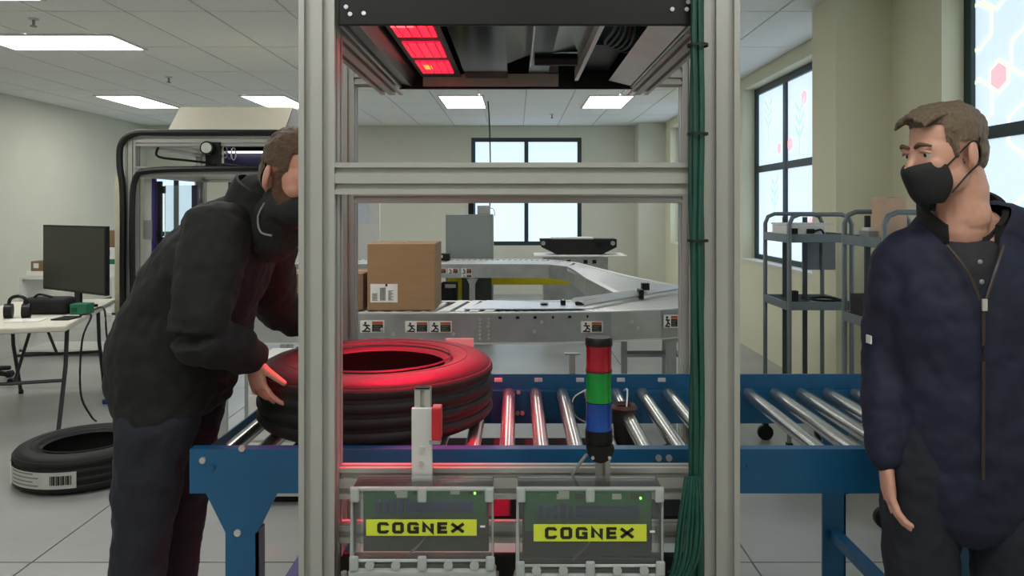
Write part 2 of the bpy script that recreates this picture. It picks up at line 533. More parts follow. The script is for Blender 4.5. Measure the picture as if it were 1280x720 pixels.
# ------------------------------------------------------------------ scanner frame (aluminium extrusions)
FX0, FX1 = -0.544, -0.454            # front left post
GX0, GX1 = 0.470, 0.560              # front right post
sf = thing('aluminium_gantry', 'tall silver aluminium profile frame standing astride the blue roller conveyor', 'frame', (0, 2.4, 0))
for (x0, x1, n) in ((FX0, FX1, 0), (GX0, GX1, 0)):
    MB().prism(slots(.09, .09, 2, 2, .017, .015, (x0 + x1) / 2, 1.905), 'z', 0.03, 2.55).build('post', ALU, sf)
    MB().bevbox(x0 - .01, x1 + .01, 1.85, 1.96, 0, .03, .004).build('foot', BLACK, sf)
for (x0, x1) in ((-.735, -.655), (.672, .752)):
    MB().prism(slots(.08, .08, 2, 2, .012, .011, (x0 + x1) / 2, 2.985 + .06), 'z', 0.03, 2.55).build('post', ALU, sf)
    MB().bevbox(x0 - .01, x1 + .01, 2.99, 3.1, 0, .03, .004).build('foot', BLACK, sf)
def xbar(name, x0, x1, yc, zc, hy, hz, ny, nz, m=ALU):
    # profile in (y,z)
    return MB().prism(slots(hy, hz, ny, nz, .015, .013, yc, zc), 'x', x0, x1).build(name, m, sf)
xbar('crossbar', FX1, GX0, 1.885, 1.574, .045, .08, 1, 2)          # front bar at eye height
xbar('crossbar', FX1, GX0, 1.93, .792, .04, .08, 1, 2)             # lower bar behind the control boxes
xbar('crossbar', FX1, GX0, 1.93, .662, .04, .045, 1, 1)
xbar('crossbar', FX1, GX0, 1.905, 2.47, .09, .09, 2, 2)
xbar('crossbar', -.655, .672, 3.045, 1.56, .08, .08, 2, 2)         # far bar at eye height
xbar('crossbar', -.654, .671, 3.045, 2.04, .08, .08, 2, 2)
xbar('crossbar', -.655, .672, 3.045, 2.47, .08, .08, 2, 2)
for x0, x1 in ((FX0, FX1), (GX0 - .028, GX1 - .028)):
    MB().prism(slots(.086, .086, 2, 2, .016, .014, (x0 + x1) / 2, 1.998), 'y', 1.951, 3.0).build('side_rail', ALU, sf)
# end of a tag bolt pair on the left post
MB().cyl((FX0 - .006, 1.9, .86), (FX0, 1.9, .86), .008).cyl((FX0 - .006, 1.9, .83), (FX0, 1.9, .83), .008).build('bolt', BOLT, sf, True)

# ------------------------------------------------------------------ scanner head (black housing with red LED arrays)
hd = thing('inspection_scanner', 'black camera housing with red lit arrays hung inside the top of the silver frame', 'scanner', (0, 2.35, 1.95))
HX0, HX1, HY0, HY1, HZ0, HZ1 = -.442, .440, 1.852, 2.83, 1.955, 2.42
MB().bevbox(HX0, HX1, HY0, HY0 + .012, HZ0, HZ1, .003).build('front_panel', BLACK, hd)
for bx_, bz_ in ((433, 9), (438, 18), (455, 17), (840, 12), (858, 12), (865, 3)):
    x = X(bx_, HY0); z = Z(bz_, HY0)
    x = max(HX0 + .012, min(HX1 - .012, x))
    MB().cyl((x, HY0 - .005, z), (x, HY0, z), .0055, 10).build('screw', BOLT, hd, True)
MB().box(HX0, HX1, HY1 - .012, HY1, HZ0 - .004, HZ1).build('back_panel', BLACK, hd)
MB().box(-.35, .16, HY1 - .03, HY1 - .012, HZ0 + .005, HZ0 + .05).build('glow_catch_strip', mat('pale_strip', 'a09a94', .5), hd)  # pale strip added to catch the red reflection along the back edge
MB().box(HX0, HX1, HY0 + .012, HY1 - .012, HZ1 - .012, HZ1).build('top_panel', BLACK, hd)
for x0, x1 in ((HX0, HX0 + .008), (HX1 - .008, HX1)):
    MB().box(x0, x1, HY0 + .012, HY1 - .012, HZ0, HZ1 - .012).build('side_panel', GALV, hd)
# left: bronze dark side plate, LED arrays
MB().prism([(HX0 + .012, HZ0 + .01), (-.395, HZ0 + .004), (-.345, HZ0 + .10), (-.36, HZ0 + .11)], 'y', HY0 + .02, HY1 - .02).build('baffle', mat('bronze_plate', '45433a', .3, .6), hd)
MB().prism([(.345, HZ0 + .02), (HX1 - .014, HZ0 + .0), (HX1 - .012, HZ0 + .012), (.36, HZ0 + .035)], 'y', HY0 + .02, HY1 - .06).build('baffle', GALVL, hd)
lamp = MB().box(-.352, -.205, HY0 + .03, HY1 - .05, HZ0 + .035, HZ0 + .10).build('light_bar', BLACK, hd)
y0 = HY0 + .05
for k in range(3):
    y1 = y0 + .215
    MB().box(-.335, -.225, y0, y1, HZ0 + .031, HZ0 + .036).build('led_array', LED, lamp)
    if k == 0:
        MB().box(-.335, -.275, y0 + .01, y1 - .12, HZ0 + .029, HZ0 + .031).build('led_hot_spot', LEDHOT, lamp)
    if k == 2:
        MB().box(-.315, -.29, y0 + .06, y1 - .09, HZ0 + .029, HZ0 + .031).build('led_marker', LEDORG, lamp)
    for q in range(4):
        xx = -.335 + .0275 * (q + .5)
        MB().box(xx - .002, xx + .002, y0, y1, HZ0 + .0285, HZ0 + .031).build('led_divider', REDP, lamp)
    y0 = y1 + .07
# middle: camera modules and dark mirrors between them
MB().box(-.185, -.03, HY0 + .03, HY1 - .05, HZ0 + .03, HZ0 + .3).build('camera_module', ACRY, hd)
MB().prism([(-.03, HZ0 + .02), (.045, HZ0 + .05), (.045, HZ0 + .06), (-.03, HZ0 + .03)], 'y', HY0 + .03, 2.45).build('mirror', GREYP, hd)
MB().box(.045, .115, HY0 + .03, HY1 - .15, HZ0 + .03, HZ0 + .3).build('camera_module', ACRY, hd)
MB().prism([(.115, HZ0 + .03), (.215, HZ0 + .045), (.215, HZ0 + .055), (.115, HZ0 + .04)], 'y', HY0 + .03, 2.33).build('mirror', GREYP, hd)
MB().prism([(.115, HZ0 + .05), (.215, HZ0 + .05), (.215, HZ0 + .06), (.115, HZ0 + .06)], 'y', 2.33, HY1 - .05).build('mirror', GLOSS, hd)
MB().box(.047, .051, HY0 + .025, 2.5, HZ0 + .018, HZ0 + .03).build('mirror_edge', BOLT, hd)
MB().box(.215, .228, HY0 + .025, HY1 - .1, HZ0 + .012, HZ0 + .06).build('mirror_bracket', GALVL, hd)
MB().cyl((.06, 2.42, HZ0 + .028), (.2, 2.42, HZ0 + .028), .02, 14).build('lens_barrel', BLACK, hd, True)
MB().box(.23, .345, HY0 + .03, 2.35, HZ0 + .2, HZ0 + .21).build('inner_plate', GALVL, hd)
MB().box(.23, .345, 2.35, HY1 - .05, HZ0 + .06, HZ0 + .2).build('camera_module', BLACK, hd)
for k in range(6):
    xk = .24 + .018 * k
    MB().tube([(xk, 1.9 + .05 * k, HZ0 + .2), (xk + .04, 2.05 + .04 * k, HZ0 + .07), (xk + .03, 2.25 + .03 * k, HZ0 + .05), (.3, 2.42, HZ0 + .08)], .006, 6, smooth=True).build('cable', CABK if k % 2 else CABG, hd, True)
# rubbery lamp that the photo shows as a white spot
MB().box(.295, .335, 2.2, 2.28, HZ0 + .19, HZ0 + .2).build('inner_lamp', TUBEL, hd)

# green cable bundle on the right post
cb = thing('cable_bundle', 'dark green cable bundle tied along the inner side of the right silver post', 'cable', (.456, 1.87, .5))
for k, (dx, dy) in enumerate(((-.008, 0), (.006, -.003), (0, .014), (-.011, .02), (.008, .016))):
    pts = []
    for i in range(12):
        z = 2.5 - i * .19
        pts.append((.447 + dx + .003 * math.sin(i * 1.7 + k), 1.825 + dy * .7 + .003 * math.cos(i * 1.3 + k * 2), z))
    pts += [(.44 + dx, 1.83 + dy, .28), (.42 + .012 * k, 1.82 + dy, .05)]
    MB().tube(pts, .0075, 8, (1, 0, 0), smooth=True).build('cable', CABG, cb, True)
for py in (169, 300, 60):
    z = Z(py, 1.86)
    MB().lathe([(.026, -.003), (.026, .003), (.0235, .003), (.0235, -.003)], (.447, 1.83, z), 16).build('cable_tie', CABK, cb, True)

# ------------------------------------------------------------------ blue roller conveyor
bc = thing('roller_conveyor', 'blue steel roller conveyor with silver rollers running under the silver frame', 'conveyor', (.2, 2.5, 0))
BX0, BX1 = -.915, 1.5
def channel(y0, y1, name, inward):
    # C-channel with lips
    b = MB()
    yo = y0 if inward > 0 else y1
    t = .005
    b.box(BX0, BX1, min(yo, yo + inward * t), max(yo, yo + inward * t), .70, .824)
    b.box(BX0, BX1, min(yo + inward * t, yo + inward * .035), max(yo + inward * t, yo + inward * .035), .819, .824)
    b.box(BX0, BX1, min(yo + inward * t, yo + inward * .035), max(yo + inward * t, yo + inward * .035), .70, .705)
    return b.build(name, BLUE, bc)
channel(2.085, 2.12, 'near_rail', 1)
b = MB().box(BX0, BX1, 2.93, 2.94, .66, .845).box(BX0, BX1, 2.90, 2.93, .78, .787).box(BX0, BX1, 2.90, 2.905, .66, .78)
b.build('far_rail', BLUE, bc)
MB().box(BX0, BX0 + .006, 2.12, 2.9, .70, .79).build('end_plate', BLUE, bc)
for k in range(24):
    x = -.855 + k * .1035
    if k in (15, 16): continue
    MB().cyl((x, 2.128, .777), (x, 2.895, .777), .0235, 18).build('roller', STEEL, bc, True)
    e = MB().cyl((x, 2.121, .777), (x, 2.128, .777), .018, 12).build('roller_cap', BLACK, bc, True)
for k in range(10):
    x = -.85 + k * .25
    MB().cyl((x, 2.079, .775), (x, 2.085, .775), .007, 8).build('bolt', BLUE if k < 8 else BOLT, bc, True)
for px in (623, 673, 725, 776, 827):
    x = X(px, 2.93)
    MB().bevbox(x - .016, x + .016, 2.926, 2.9305, .815, .832, .002, 1).build('slot_plate', mat('pale_steel', 'b9bcc0', .4), bc)
for px, py in ((648, 490), (647, 516), (653, 516)):
    x = X(px, 2.9); MB().cyl((x, 2.89, Z(py, 2.9)), (x, 2.9, Z(py, 2.9)), .008, 8).build('bolt', BOLT, bc, True)
for px, py in ((823, 572), (836, 572), (254, 575), (303, 560)):
    x = X(px, 2.085); MB().cyl((x, 2.078, Z(py, 2.085)), (x, 2.085, Z(py, 2.085)), .009, 10).build('bolt', BOLT, bc, True)
for xl in (-.77, 1.25):
    for y0, y1 in ((2.086, 2.098), (2.922, 2.934)):
        yc = (y0 + y1) / 2
        MB().prism([(xl - .1, .70), (xl + .1, .70), (xl + .045, .59), (xl + .045, .02), (xl - .045, .02), (xl - .045, .59)], 'y', y0, y1).build('leg', BLUE, bc)
        MB().box(xl + .039, xl + .045, min(y0, yc), y1 + .05 if y0 < 2.5 else y1, .02, .59).build('leg_flange', BLUE, bc)
        MB().box(xl - .07, xl + .07, yc - .04, yc + .04, 0, .02).build('foot', BLUE, bc)
        MB().cyl((xl - .01, y0 - .005, .59), (xl - .01, y0, .59), .01, 10).build('bolt', BOLT, bc, True)
    MB().box(xl - .02, xl + .02, 2.098, 2.922, .2, .24).build('leg_brace', BLUE, bc)
# diagonal brace from the left leg
MB().tube([(-.72, 2.13, .12), (-.38, 2.13, .67)], [.03, .03], 4, (0, 1, 0), ell=[.016, .016]).build('diagonal_brace', mat('dark_blue_steel', '2c4a63', .45), bc)
# black drip tray beneath the rollers
MB().box(-.4, .5, 2.15, 2.88, .6, .61).build('drip_tray', BLACKM, bc)
MB().box(BX0 + .02, BX1 - .02, 2.945, 2.965, .66, .70).build('bearer', BLUE, bc)
# thin T post and reflector bracket on the far rail
x = X(715, 2.95)
MB().box(x - .012, x + .012, 2.941, 2.955, .84, .92).box(x - .03, x + .03, 2.935, 2.96, .92, .926).build('guide_post', GALV, bc)
x = X(575, 2.96)
MB().box(x - .012, x + .012, 2.941, 2.953, .80, .95).box(x - .055, x + .055, 2.935, 2.941, .945, .985).build('reflector_bracket', GALVL, bc)

# camera with coiled lead under the gap in the rollers
uc = thing('under_camera', 'dark round camera with coiled lead sitting in the gap between blue conveyor rollers', 'camera', (X(787, 2.5), 2.6, .61))
xx = X(785, 2.55)
MB().box(xx - .06, xx + .06, 2.5, 2.62, .611, .66).build('mount', BLACKM, uc)
MB().cyl((xx, 2.55, .66), (xx - .01, 2.58, .80), .045, 16, .04).build('body', BLACKM, uc, True)
MB().lathe([(.038, -.012), (.046, 0), (.038, .012), (.03, 0)], (xx - .01, 2.575, .81), 18).build('coil', mat('copper_lead', '4a2a22', .5), uc, True)
MB().tube([(xx, 2.58, .81), (xx + .02, 2.7, .84), (xx + .03, 2.85, .80)], .003, 6, smooth=True).build('lead', WHITE, uc, True)
MB().tube([(xx + .05, 2.5, .63), (xx + .12, 2.45, .72), (xx + .17, 2.4, .66), (xx + .19, 2.4, .62)], .007, 6, smooth=True).build('cable', CABK, uc, True)
MB().tube([(X(735, 2.9), 2.885, .80), (X(716, 2.9), 2.87, .765), (X(718, 2.9), 2.87, .70), (X(735, 2.9), 2.885, .665)], .003, 6, smooth=True).build('cable', WHITE, bc, True)


# ------------------------------------------------------------------ tyres
def tyre(name, label, c, R, W, ri, group=None):
    t = thing(name, label, 'tire', (c[0], c[1], c[2]), group)
    h = W / 2
    prof = [(ri, -h * .72), (ri + .012, -h * .82), (ri + .05, -h * .97), (R - .075, -h), (R - .035, -h * .97), (R - .012, -h * .86), (R - .004, -h * .74),
            (R - .004, h * .74), (R - .012, h * .86), (R - .035, h * .97), (R - .075, h), (ri + .05, h * .97), (ri + .012, h * .82), (ri, h * .72),
            (ri + .012, h * .66), (R - .05, h * .6), (R - .035, 0), (R - .05, -h * .6), (ri + .012, -h * .66)]
    cc = (c[0], c[1], c[2] + h)
    MB().lathe(prof, cc, 72).build('carcass', RUBBER, t, True)
    # four tread ribs leave three grooves between them
    n = 4; span = 2 * h * .76; g = .012; rw = (span - g * (n - 1)) / n
    for k in range(n):
        a = -span / 2 + k * (rw + g)
        MB().lathe([(R - .012, a), (R - .001, a + .001), (R + .004, a + rw * .3), (R + .004, a + rw * .7), (R - .001, a + rw - .001), (R - .012, a + rw)], cc, 72).build('tread_rib', RUBBER, t, True)
    # raised ring on the sidewall
    for rr in (ri + .018, R - .085):
        MB().lathe([(rr, h * .96), (rr + .004, h * 1.012), (rr + .008, h * .96)], cc, 72).build('sidewall_ring', RUBBER, t, True)
    return t, cc

TC = (-.465, 2.5, .8008)
tyre('tire', 'black tire lit red on the blue roller conveyor, gripped by the bending man', TC, .382, .205, .225)
FT = (-2.42, 4.20, .001)
ft, fc = tyre('tire', 'black tire with a white paper band lying on the concrete floor at left', FT, .352, .20, .215)
# paper band round the tread of the floor tyre: from left round to the front
def band(z0, z1, a0, a1, r, m, name):
    rs = []
    N = 20
    for j in range(N + 1):
        a = a0 + (a1 - a0) * j / N
        c_, s_ = math.cos(a), math.sin(a)
        rs.append([(fc[0] + q * c_, fc[1] + q * s_, fc[2] + z) for q, z in ((r, z0), (r + .002, z0), (r + .002, z1), (r, z1))])
    return MB().rings(rs).build(name, m, ft)
d = math.radians
band(-.075, .045, d(196), d(222), .358, PAPER, 'paper_label')
band(-.055, .03, d(223), d(292), .358, mat('grey_label', 'b9bab4', .6), 'paper_label')
for k in range(14):
    a = 272 + k * 1.2
    band(-.035, .012, d(a), d(a + .5 + .3 * (k % 3)), .3595, INK, 'barcode_bar')
for k in range(4):
    band(-.042 + k * .02, -.036 + k * .02, d(230), d(262 - 5 * (k % 2)), .3595, mat('grey_print', '77786f', .7), 'print_line')

# ------------------------------------------------------------------ stack light and sensor post on the front bar
sl = thing('stack_light', 'signal tower light with red, green and blue lenses on a short silver post', 'light', (X(748, 1.86), 1.86, .833))
sx, sy = X(748, 1.86), 1.85
k = 1.85 / 930
def zz(py): return Z(py, 1.85)
MB().lathe([(0.001, zz(431)), (.034, zz(431)), (.034, zz(424)), (.031, zz(421)), (.001, zz(421))], (sx, sy, 0), 28).build('cap', BLACK, sl, True)
for m, a, c, nm in ((REDL, 462, 431, 'red_lens'), (GRNL, 501, 464, 'green_lens'), (BLUL, 536, 502, 'blue_lens')):
    MB().lathe([(.001, zz(a)), (.0325, zz(a)), (.0325, zz(a) + .004), (.0315, zz(a) + .006), (.0315, zz(c) - .006), (.0325, zz(c) - .004), (.0325, zz(c)), (.001, zz(c))], (sx, sy, 0), 28).build(nm, m, sl, True)
MB().lathe([(.001, zz(464)), (.033, zz(464)), (.033, zz(462)), (.001, zz(462))], (sx, sy, 0), 28).build('collar', mat('dark_red_band', '400510', .4), sl, True)
b = MB().lathe([(.001, zz(560)), (.030, zz(560)), (.034, zz(550)), (.034, zz(536)), (.001, zz(536))], (sx, sy, 0), 28)
pp = [(sx + .034 * math.cos(a), zz(553) + .04 * math.sin(a)) for a in [PI + PI * i / 12 for i in range(13)]]
b.prism(pp, 'y', sy - .036, sy - .012)
b.build('base', BLACK, sl, True)
for dx in (-.019, .022):
    MB().cyl((sx + dx, sy - .04, zz(566)), (sx + dx, sy - .036, zz(566)), .004, 8).build('screw', BOLT, sl, True)
MB().prism(slots(.036, .03, 1, 1, .01, .008, sx + .014, sy + .043), 'z', .76, zz(553)).build('post', ALU, sl)
MB().tube([(sx - .03, sy - .01, zz(566)), (sx - .05, sy - .005, zz(580)), (sx - .065, sy + .01, zz(596))], .004, 6, smooth=True).build('cable', mat('grey_cable', '8b8b86', .5), sl, True)

sp = thing('sensor_post', 'short silver bracket post with a red photo sensor standing in front of the tire', 'sensor', (X(527, 1.87), 1.88, .75))
sx2 = X(527.5, 1.87)
MB().prism(slots(.04, .03, 1, 1, .011, .009, sx2, 1.893), 'z', .76, Z(487, 1.87)).build('post', ALU, sp)
MB().box(sx2 - .018, sx2 + .018, 1.875, 1.901, Z(487, 1.87), Z(485.5, 1.87)).build('end_cap', BLACK, sp)
MB().bevbox(sx2 - .026, sx2 + .026, 1.866, 1.8775, .765, Z(511, 1.86), .002).build('plate', GALVL, sp)
for py in (562, 580):
    MB().cyl((sx2, 1.860, Z(py, 1.86)), (sx2, 1.866, Z(py, 1.86)), .007, 10).build('bolt', BOLT, sp, True)
MB().bevbox(sx2 + .0265, sx2 + .05, 1.845, 1.885, Z(549, 1.86), Z(508, 1.86), .003).build('photo_sensor', REDP, sp)
MB().box(sx2 + .02, sx2 + .048, 1.85, 1.88, Z(554, 1.86), Z(549, 1.86)).build('sensor_clip', GALV, sp)

# ------------------------------------------------------------------ COGNEX control boxes
LET = {  # centre-line strokes on a 1 x 1 cell
    'C': [[(1, .78), (1, .86), (.86, 1), (.14, 1), (0, .86), (0, .14), (.14, 0), (.86, 0), (1, .14), (1, .22)]],
    'O': [[(.14, 1), (.86, 1), (1, .86), (1, .14), (.86, 0), (.14, 0), (0, .14), (0, .86), (.14, 1)]],
    'G': [[(1, .8), (1, .86), (.86, 1), (.14, 1), (0, .86), (0, .14), (.14, 0), (1, 0), (1, .46), (.55, .46)]],
    'N': [[(0, 0), (0, 1), (1, 0), (1, 1)]],
    'E': [[(1, 1), (0, 1), (0, 0), (1, 0)], [(0, .5), (.92, .5)]],
    'X': [[(-.30, 0), (1.16, 1)], [(-.30, 1), (1.16, 0)]],
}
def letters(text, x0, x1, z0, z1, y, th, thh):
    """flat raised lettering facing -Y; th is stroke half-width of verticals, thh of horizontals"""
    b = MB(); n = len(text); cell = (x1 - x0) / (n - 0.22); w = cell * .78
    for i, ch in enumerate(text):
        ox = x0 + i * cell
        for st in LET[ch]:
            pts = [Vector((ox + th + u * (w - 2 * th), z0 + thh + v * (z1 - z0 - 2 * thh))) for u, v in st]
            L = []; R = []
            for k_, p in enumerate(pts):
                d0 = (pts[k_] - pts[k_ - 1]).normalized() if k_ > 0 else None
                d1 = (pts[k_ + 1] - pts[k_]).normalized() if k_ < len(pts) - 1 else None
                if d0 is None and st[0] == st[-1]: d0 = (pts[-1] - pts[-2]).normalized()
                if d1 is None and st[0] == st[-1]: d1 = (pts[1] - pts[0]).normalized()
                dd = ((d0 or d1) + (d1 or d0)).normalized()
                nn = Vector((-dd.y, dd.x)); base = d0 or d1
                nb = Vector((-base.y, base.x)); f = 1 / max(.45, abs(nn.dot(nb)))
                o_ = Vector((nn.x * th * f, nn.y * thh * f))
                L.append(p + o_); R.append(p - o_)
            for k_ in range(len(pts) - 1):
                b.prism([(L[k_].x, L[k_].y), (L[k_ + 1].x, L[k_ + 1].y), (R[k_ + 1].x, R[k_ + 1].y), (R[k_].x, R[k_].y)], 'y', y - .0012, y)
    return b


def control_box(x0, x1, label, lab_px, lab_py, dz):
    y0, y1 = 1.765, 1.852; z0, z1 = .628 + dz, .834
    t = thing('control_box', label, 'enclosure', ((x0 + x1) / 2, 1.84, z0), 'clear control boxes')
    # hollow clear body: front, top, sides, bottom
    MB().box(x0, x1, y0, y0 + .003, z0, z1).build('lid', CLEAR, t)
    MB().box(x0, x1, y0 + .003, y1, z1 - .003, z1).build('top_panel', CLEAR, t)
    for a in (x0, x1 - .003): MB().box(a, a + .003, y0 + .003, y1, z0, z1 - .003).build('side_panel', CLEAR, t)
    MB().box(x0 + .003, x1 - .003, y0 + .003, y1, z0, z0 + .003).build('bottom_panel', CLEAR, t)
    # rounded flange round the lid and the foot flange
    r = .006
    MB().tube([(x0, y0, z0), (x0, y0, z1), (x1, y0, z1), (x1, y0, z0), (x0, y0, z0)], r, 8, (0, 1, 0)).build('rim', CLEARE, t, True)
    MB().bevbox(x0 - .008, x1 + .008, y0 - .008, y0 + .03, z0 - .014, z0 + .002, .004).build('foot_flange', CLEARE, t)
    MB().bevbox(x0 + .01, x1 - .01, y0 - .004, y0 - .0005, z0 + .022, z0 + .028, .001, 1).build('lid_ridge', CLEARE, t)
    xm = (x0 + x1) / 2
    for xs_, zs_ in ((x0 + .006, z0 + .02), (xm, z0 + .02), (x1 - .006, z0 + .02), (xm, z1 - .012), (x1 - .008, z1 - .012), (x0 + .008, z1 - .012)):
        MB().bevbox(xs_ - .011, xs_ + .011, y0 - .012, y0 - .002, zs_ - .018, zs_ + .018, .0045).build('latch', CLEARE, t)
    for q in range(5):
        xq = x0 + (q + .7) * (x1 - x0) / 5.4
        MB().cyl((xq, y0 - .01, z0 + .016), (xq, y0 - .004, z0 + .016), .011, 12).build('cable_gland', CLEARE, t, True)
    # inside: dark mounting plate, circuit board, terminal strip, connectors, led
    MB().box(x0 + .012, x1 - .012, 1.838, 1.844, z0 + .012, z1 - .012).build('back_plate', DARKG, t)
    pb = MB().box(x0 + .018, x1 - .018, 1.812, 1.816, z0 + .085, z1 - .016).build('circuit_board', PCB, t)
    MB().box(xm - .03, x1 - .05, 1.796, 1.812, z0 + .125, z0 + .148).build('terminal_strip', TERM, pb)
    for q in range(5):
        MB().box(x0 + .05 + q * .018, x0 + .062 + q * .018, 1.798, 1.812, z0 + .122, z0 + .15).build('relay', TERM, pb)
    for q in range(6):
        xa = x0 + .05 + q * .045
        MB().box(xa, xa + .022 + .008 * (q % 2), 1.805, 1.812, z0 + .165, z0 + .176).build('chip', [mat('chip_green', '2b7a48', .5), WHITE, DARKG][q % 3], pb)
    MB().ball((x1 - .045, 1.806, z0 + .168), .0035, seg=8, ring=6).build('indicator', LEDG, pb)
    MB().box(x0 + .1, x0 + .125, 1.80, 1.812, z1 - .035, z1 - .018).build('connector', WHITE, pb)
    MB().tube([(xm + .03, 1.83, z0 + .11), (xm - .0, 1.80, z0 + .06), (xm - .04, 1.8, z0 + .02)], .0025, 6, smooth=True).build('wire', mat('grey_cable', '8b8b86', .5), t, True)
    # yellow label with the black wordmark
    lx0, lx1 = X(lab_px[0], y0), X(lab_px[1], y0); lz1, lz0 = Z(lab_py[0], y0), Z(lab_py[1], y0)
    lb = MB().box(lx0, lx1, y0 - .003, y0 - .0008, lz0, lz1).build('label_plate', LABY, t)
    w = lx1 - lx0; h = lz1 - lz0
    wm = letters('COGNEX', lx0 + w * .1, lx0 + w * .885, lz0 + h * .15, lz0 + h * .85, y0 - .003, .0042, .0033).build('wordmark', INK, lb)
    MB().box(lx1 + .008, lx1 + .02, y0 - .0016, y0 - .0008, lz0 + h * .5, lz0 + h * .62).build('small_print', PAPER, t)
    return t
control_box(X(440, 1.765), X(616, 1.765), 'clear control box with yellow COGNEX label, the left of the two', (458, 596), (649, 669), 0.012)
control_box(X(647, 1.765), X(828, 1.765), 'clear control box with yellow COGNEX label, below the stack light', (667, 808), (655, 676), 0.0)

# loose cables below the boxes
wl = thing('wiring_loom', 'tangle of black and green cables hanging below the clear control boxes', 'cable', (0, 1.9, .3))
random.seed(3)
for k in range(20):
    x0 = -.42 + .042 * k + random.uniform(-.01, .01)
    x1 = x0 + random.uniform(-.1, .1); x2 = max(-.38, min(.36, x0 + random.uniform(-.15, .15)))
    MB().tube([(x0, 1.84, .60), (x0 * .7 + x1 * .3, 1.85, .54), (x1, 1.88, .46 + random.uniform(-.03, .03)), (x2, 1.95, .42), (x2 + .05, 2.0, .3)], random.choice((.004, .006, .008)), 6, (1, 0, 0), smooth=True).build('cable', random.choice((CABK, CABK, CABG, mat('blue_cable', '1c2f66', .5), mat('grey_cable', '8b8b86', .5))), wl, True)
for k in range(6):
    MB().tube([(.22 + .01 * k, 1.82 + .008 * k, .42), (.335 + .008 * k, 1.79 + .004 * k, .55), (.377 + .010 * k, 1.78 + .004 * (k % 2), .64), (.39 + .011 * k, 1.785 + .006 * (k % 2), .73), (.412 + .006 * k, 1.80, .85)], .0055, 7, (0, 1, 0), smooth=True).build('cable', CABG, wl, True)
MB().box(-.45, .465, 1.915, 1.945, .40, .60).build('duct', BLACKM, wl)

# ------------------------------------------------------------------ grey powered conveyor loop behind
gc = thing('powered_conveyor', 'galvanised grey conveyor loop with a curve behind the blue conveyor', 'conveyor', (0, 5.5, 0))
outer = [(-1.8, 4.26), (-1.5, 4.26), (-.18, 4.26), (.2, 4.275), (.55, 4.33), (.85, 4.41), (1.1, 4.53), (1.3, 4.70), (1.42, 4.98), (1.4, 5.3), (1.25, 5.75), (1.0, 6.55), (.80, 7.5), (.66, 8.2), (.40, 8.62), (0, 8.75), (-1.2, 8.76), (-2.4, 8.76)]
inner = [(-1.8, 4.80), (-1.5, 4.80), (-.18, 4.80), (.12, 4.805), (.36, 4.83), (.55, 4.89), (.66, 4.97), (.71, 5.05), (.72, 5.12), (.71, 5.25), (.68, 5.6), (.61, 6.4), (.58, 7.2), (.54, 7.65), (.36, 7.94), (0, 8.0), (-1.2, 8.0), (-2.4, 8.0)]
CZ = 0.895
def rail(name, pts, dep, off, zt=.0):
    rs = []
    for i, p in enumerate(pts):
        a = Vector(pts[max(i - 1, 0)]); c = Vector(pts[min(i + 1, len(pts) - 1)])
        t = (c - a).normalized(); n = Vector((t.y, -t.x)) * off
        rs.append([(p[0], p[1], CZ - dep), (p[0] + n.x, p[1] + n.y, CZ - dep), (p[0] + n.x, p[1] + n.y, CZ + zt), (p[0], p[1], CZ + zt)])
    return MB().rings(rs).build(name, GALV, gc)
rail('outer_rail', outer[:9], .165, .014)
rail('outer_rail', outer[8:], .165, .014)
rail('inner_rail', inner[:9], .165, -.014)
rail('inner_rail', inner[8:], .145, -.014)
# top lips
def lip(pts, off, w):
    rs = []
    for i, p in enumerate(pts):
        a = Vector(pts[max(i - 1, 0)]); c = Vector(pts[min(i + 1, len(pts) - 1)])
        t = (c - a).normalized(); n = Vector((t.y, -t.x))
        p0 = Vector(p) + n * off; p1 = p0 + n * w
        rs.append([(p0.x, p0.y, CZ), (p1.x, p1.y, CZ), (p1.x, p1.y, CZ + .006), (p0.x, p0.y, CZ + .006)])
    return MB().rings(rs).build('rail_lip', GALVL, gc)
lip(outer, .014, -.05); lip(inner, -.014, .05)
# lower lip of the near rail
rs = []
for i, p in enumerate(outer[:9]):
    rs.append([(p[0], p[1] - .022, CZ - .172), (p[0], p[1] + .01, CZ - .172), (p[0], p[1] + .01, CZ - .165), (p[0], p[1] - .022, CZ - .165)])
MB().rings(rs).build('rail_lip', GALVL, gc)

def resample(pts, n):
    v = [Vector(p) for p in pts]; L = [0]
    for i in range(len(v) - 1): L.append(L[-1] + (v[i + 1] - v[i]).length)
    out = []
    for k_ in range(n):
        s = L[-1] * k_ / (n - 1); i = 0
        while i < len(v) - 2 and L[i + 1] < s: i += 1
        u = (s - L[i]) / max(1e-9, L[i + 1] - L[i]); out.append(v[i].lerp(v[i + 1], u))
    return out
def roll(a, c, r, z=None):
    z = CZ - r + .004 if z is None else z
    dd = (c - a).normalized(); a2 = a + dd * .016; c2 = c - dd * .016
    return MB().cyl((a2.x, a2.y, z), (c2.x, c2.y, z), r, 10).build('roller', ROLG, gc, True)
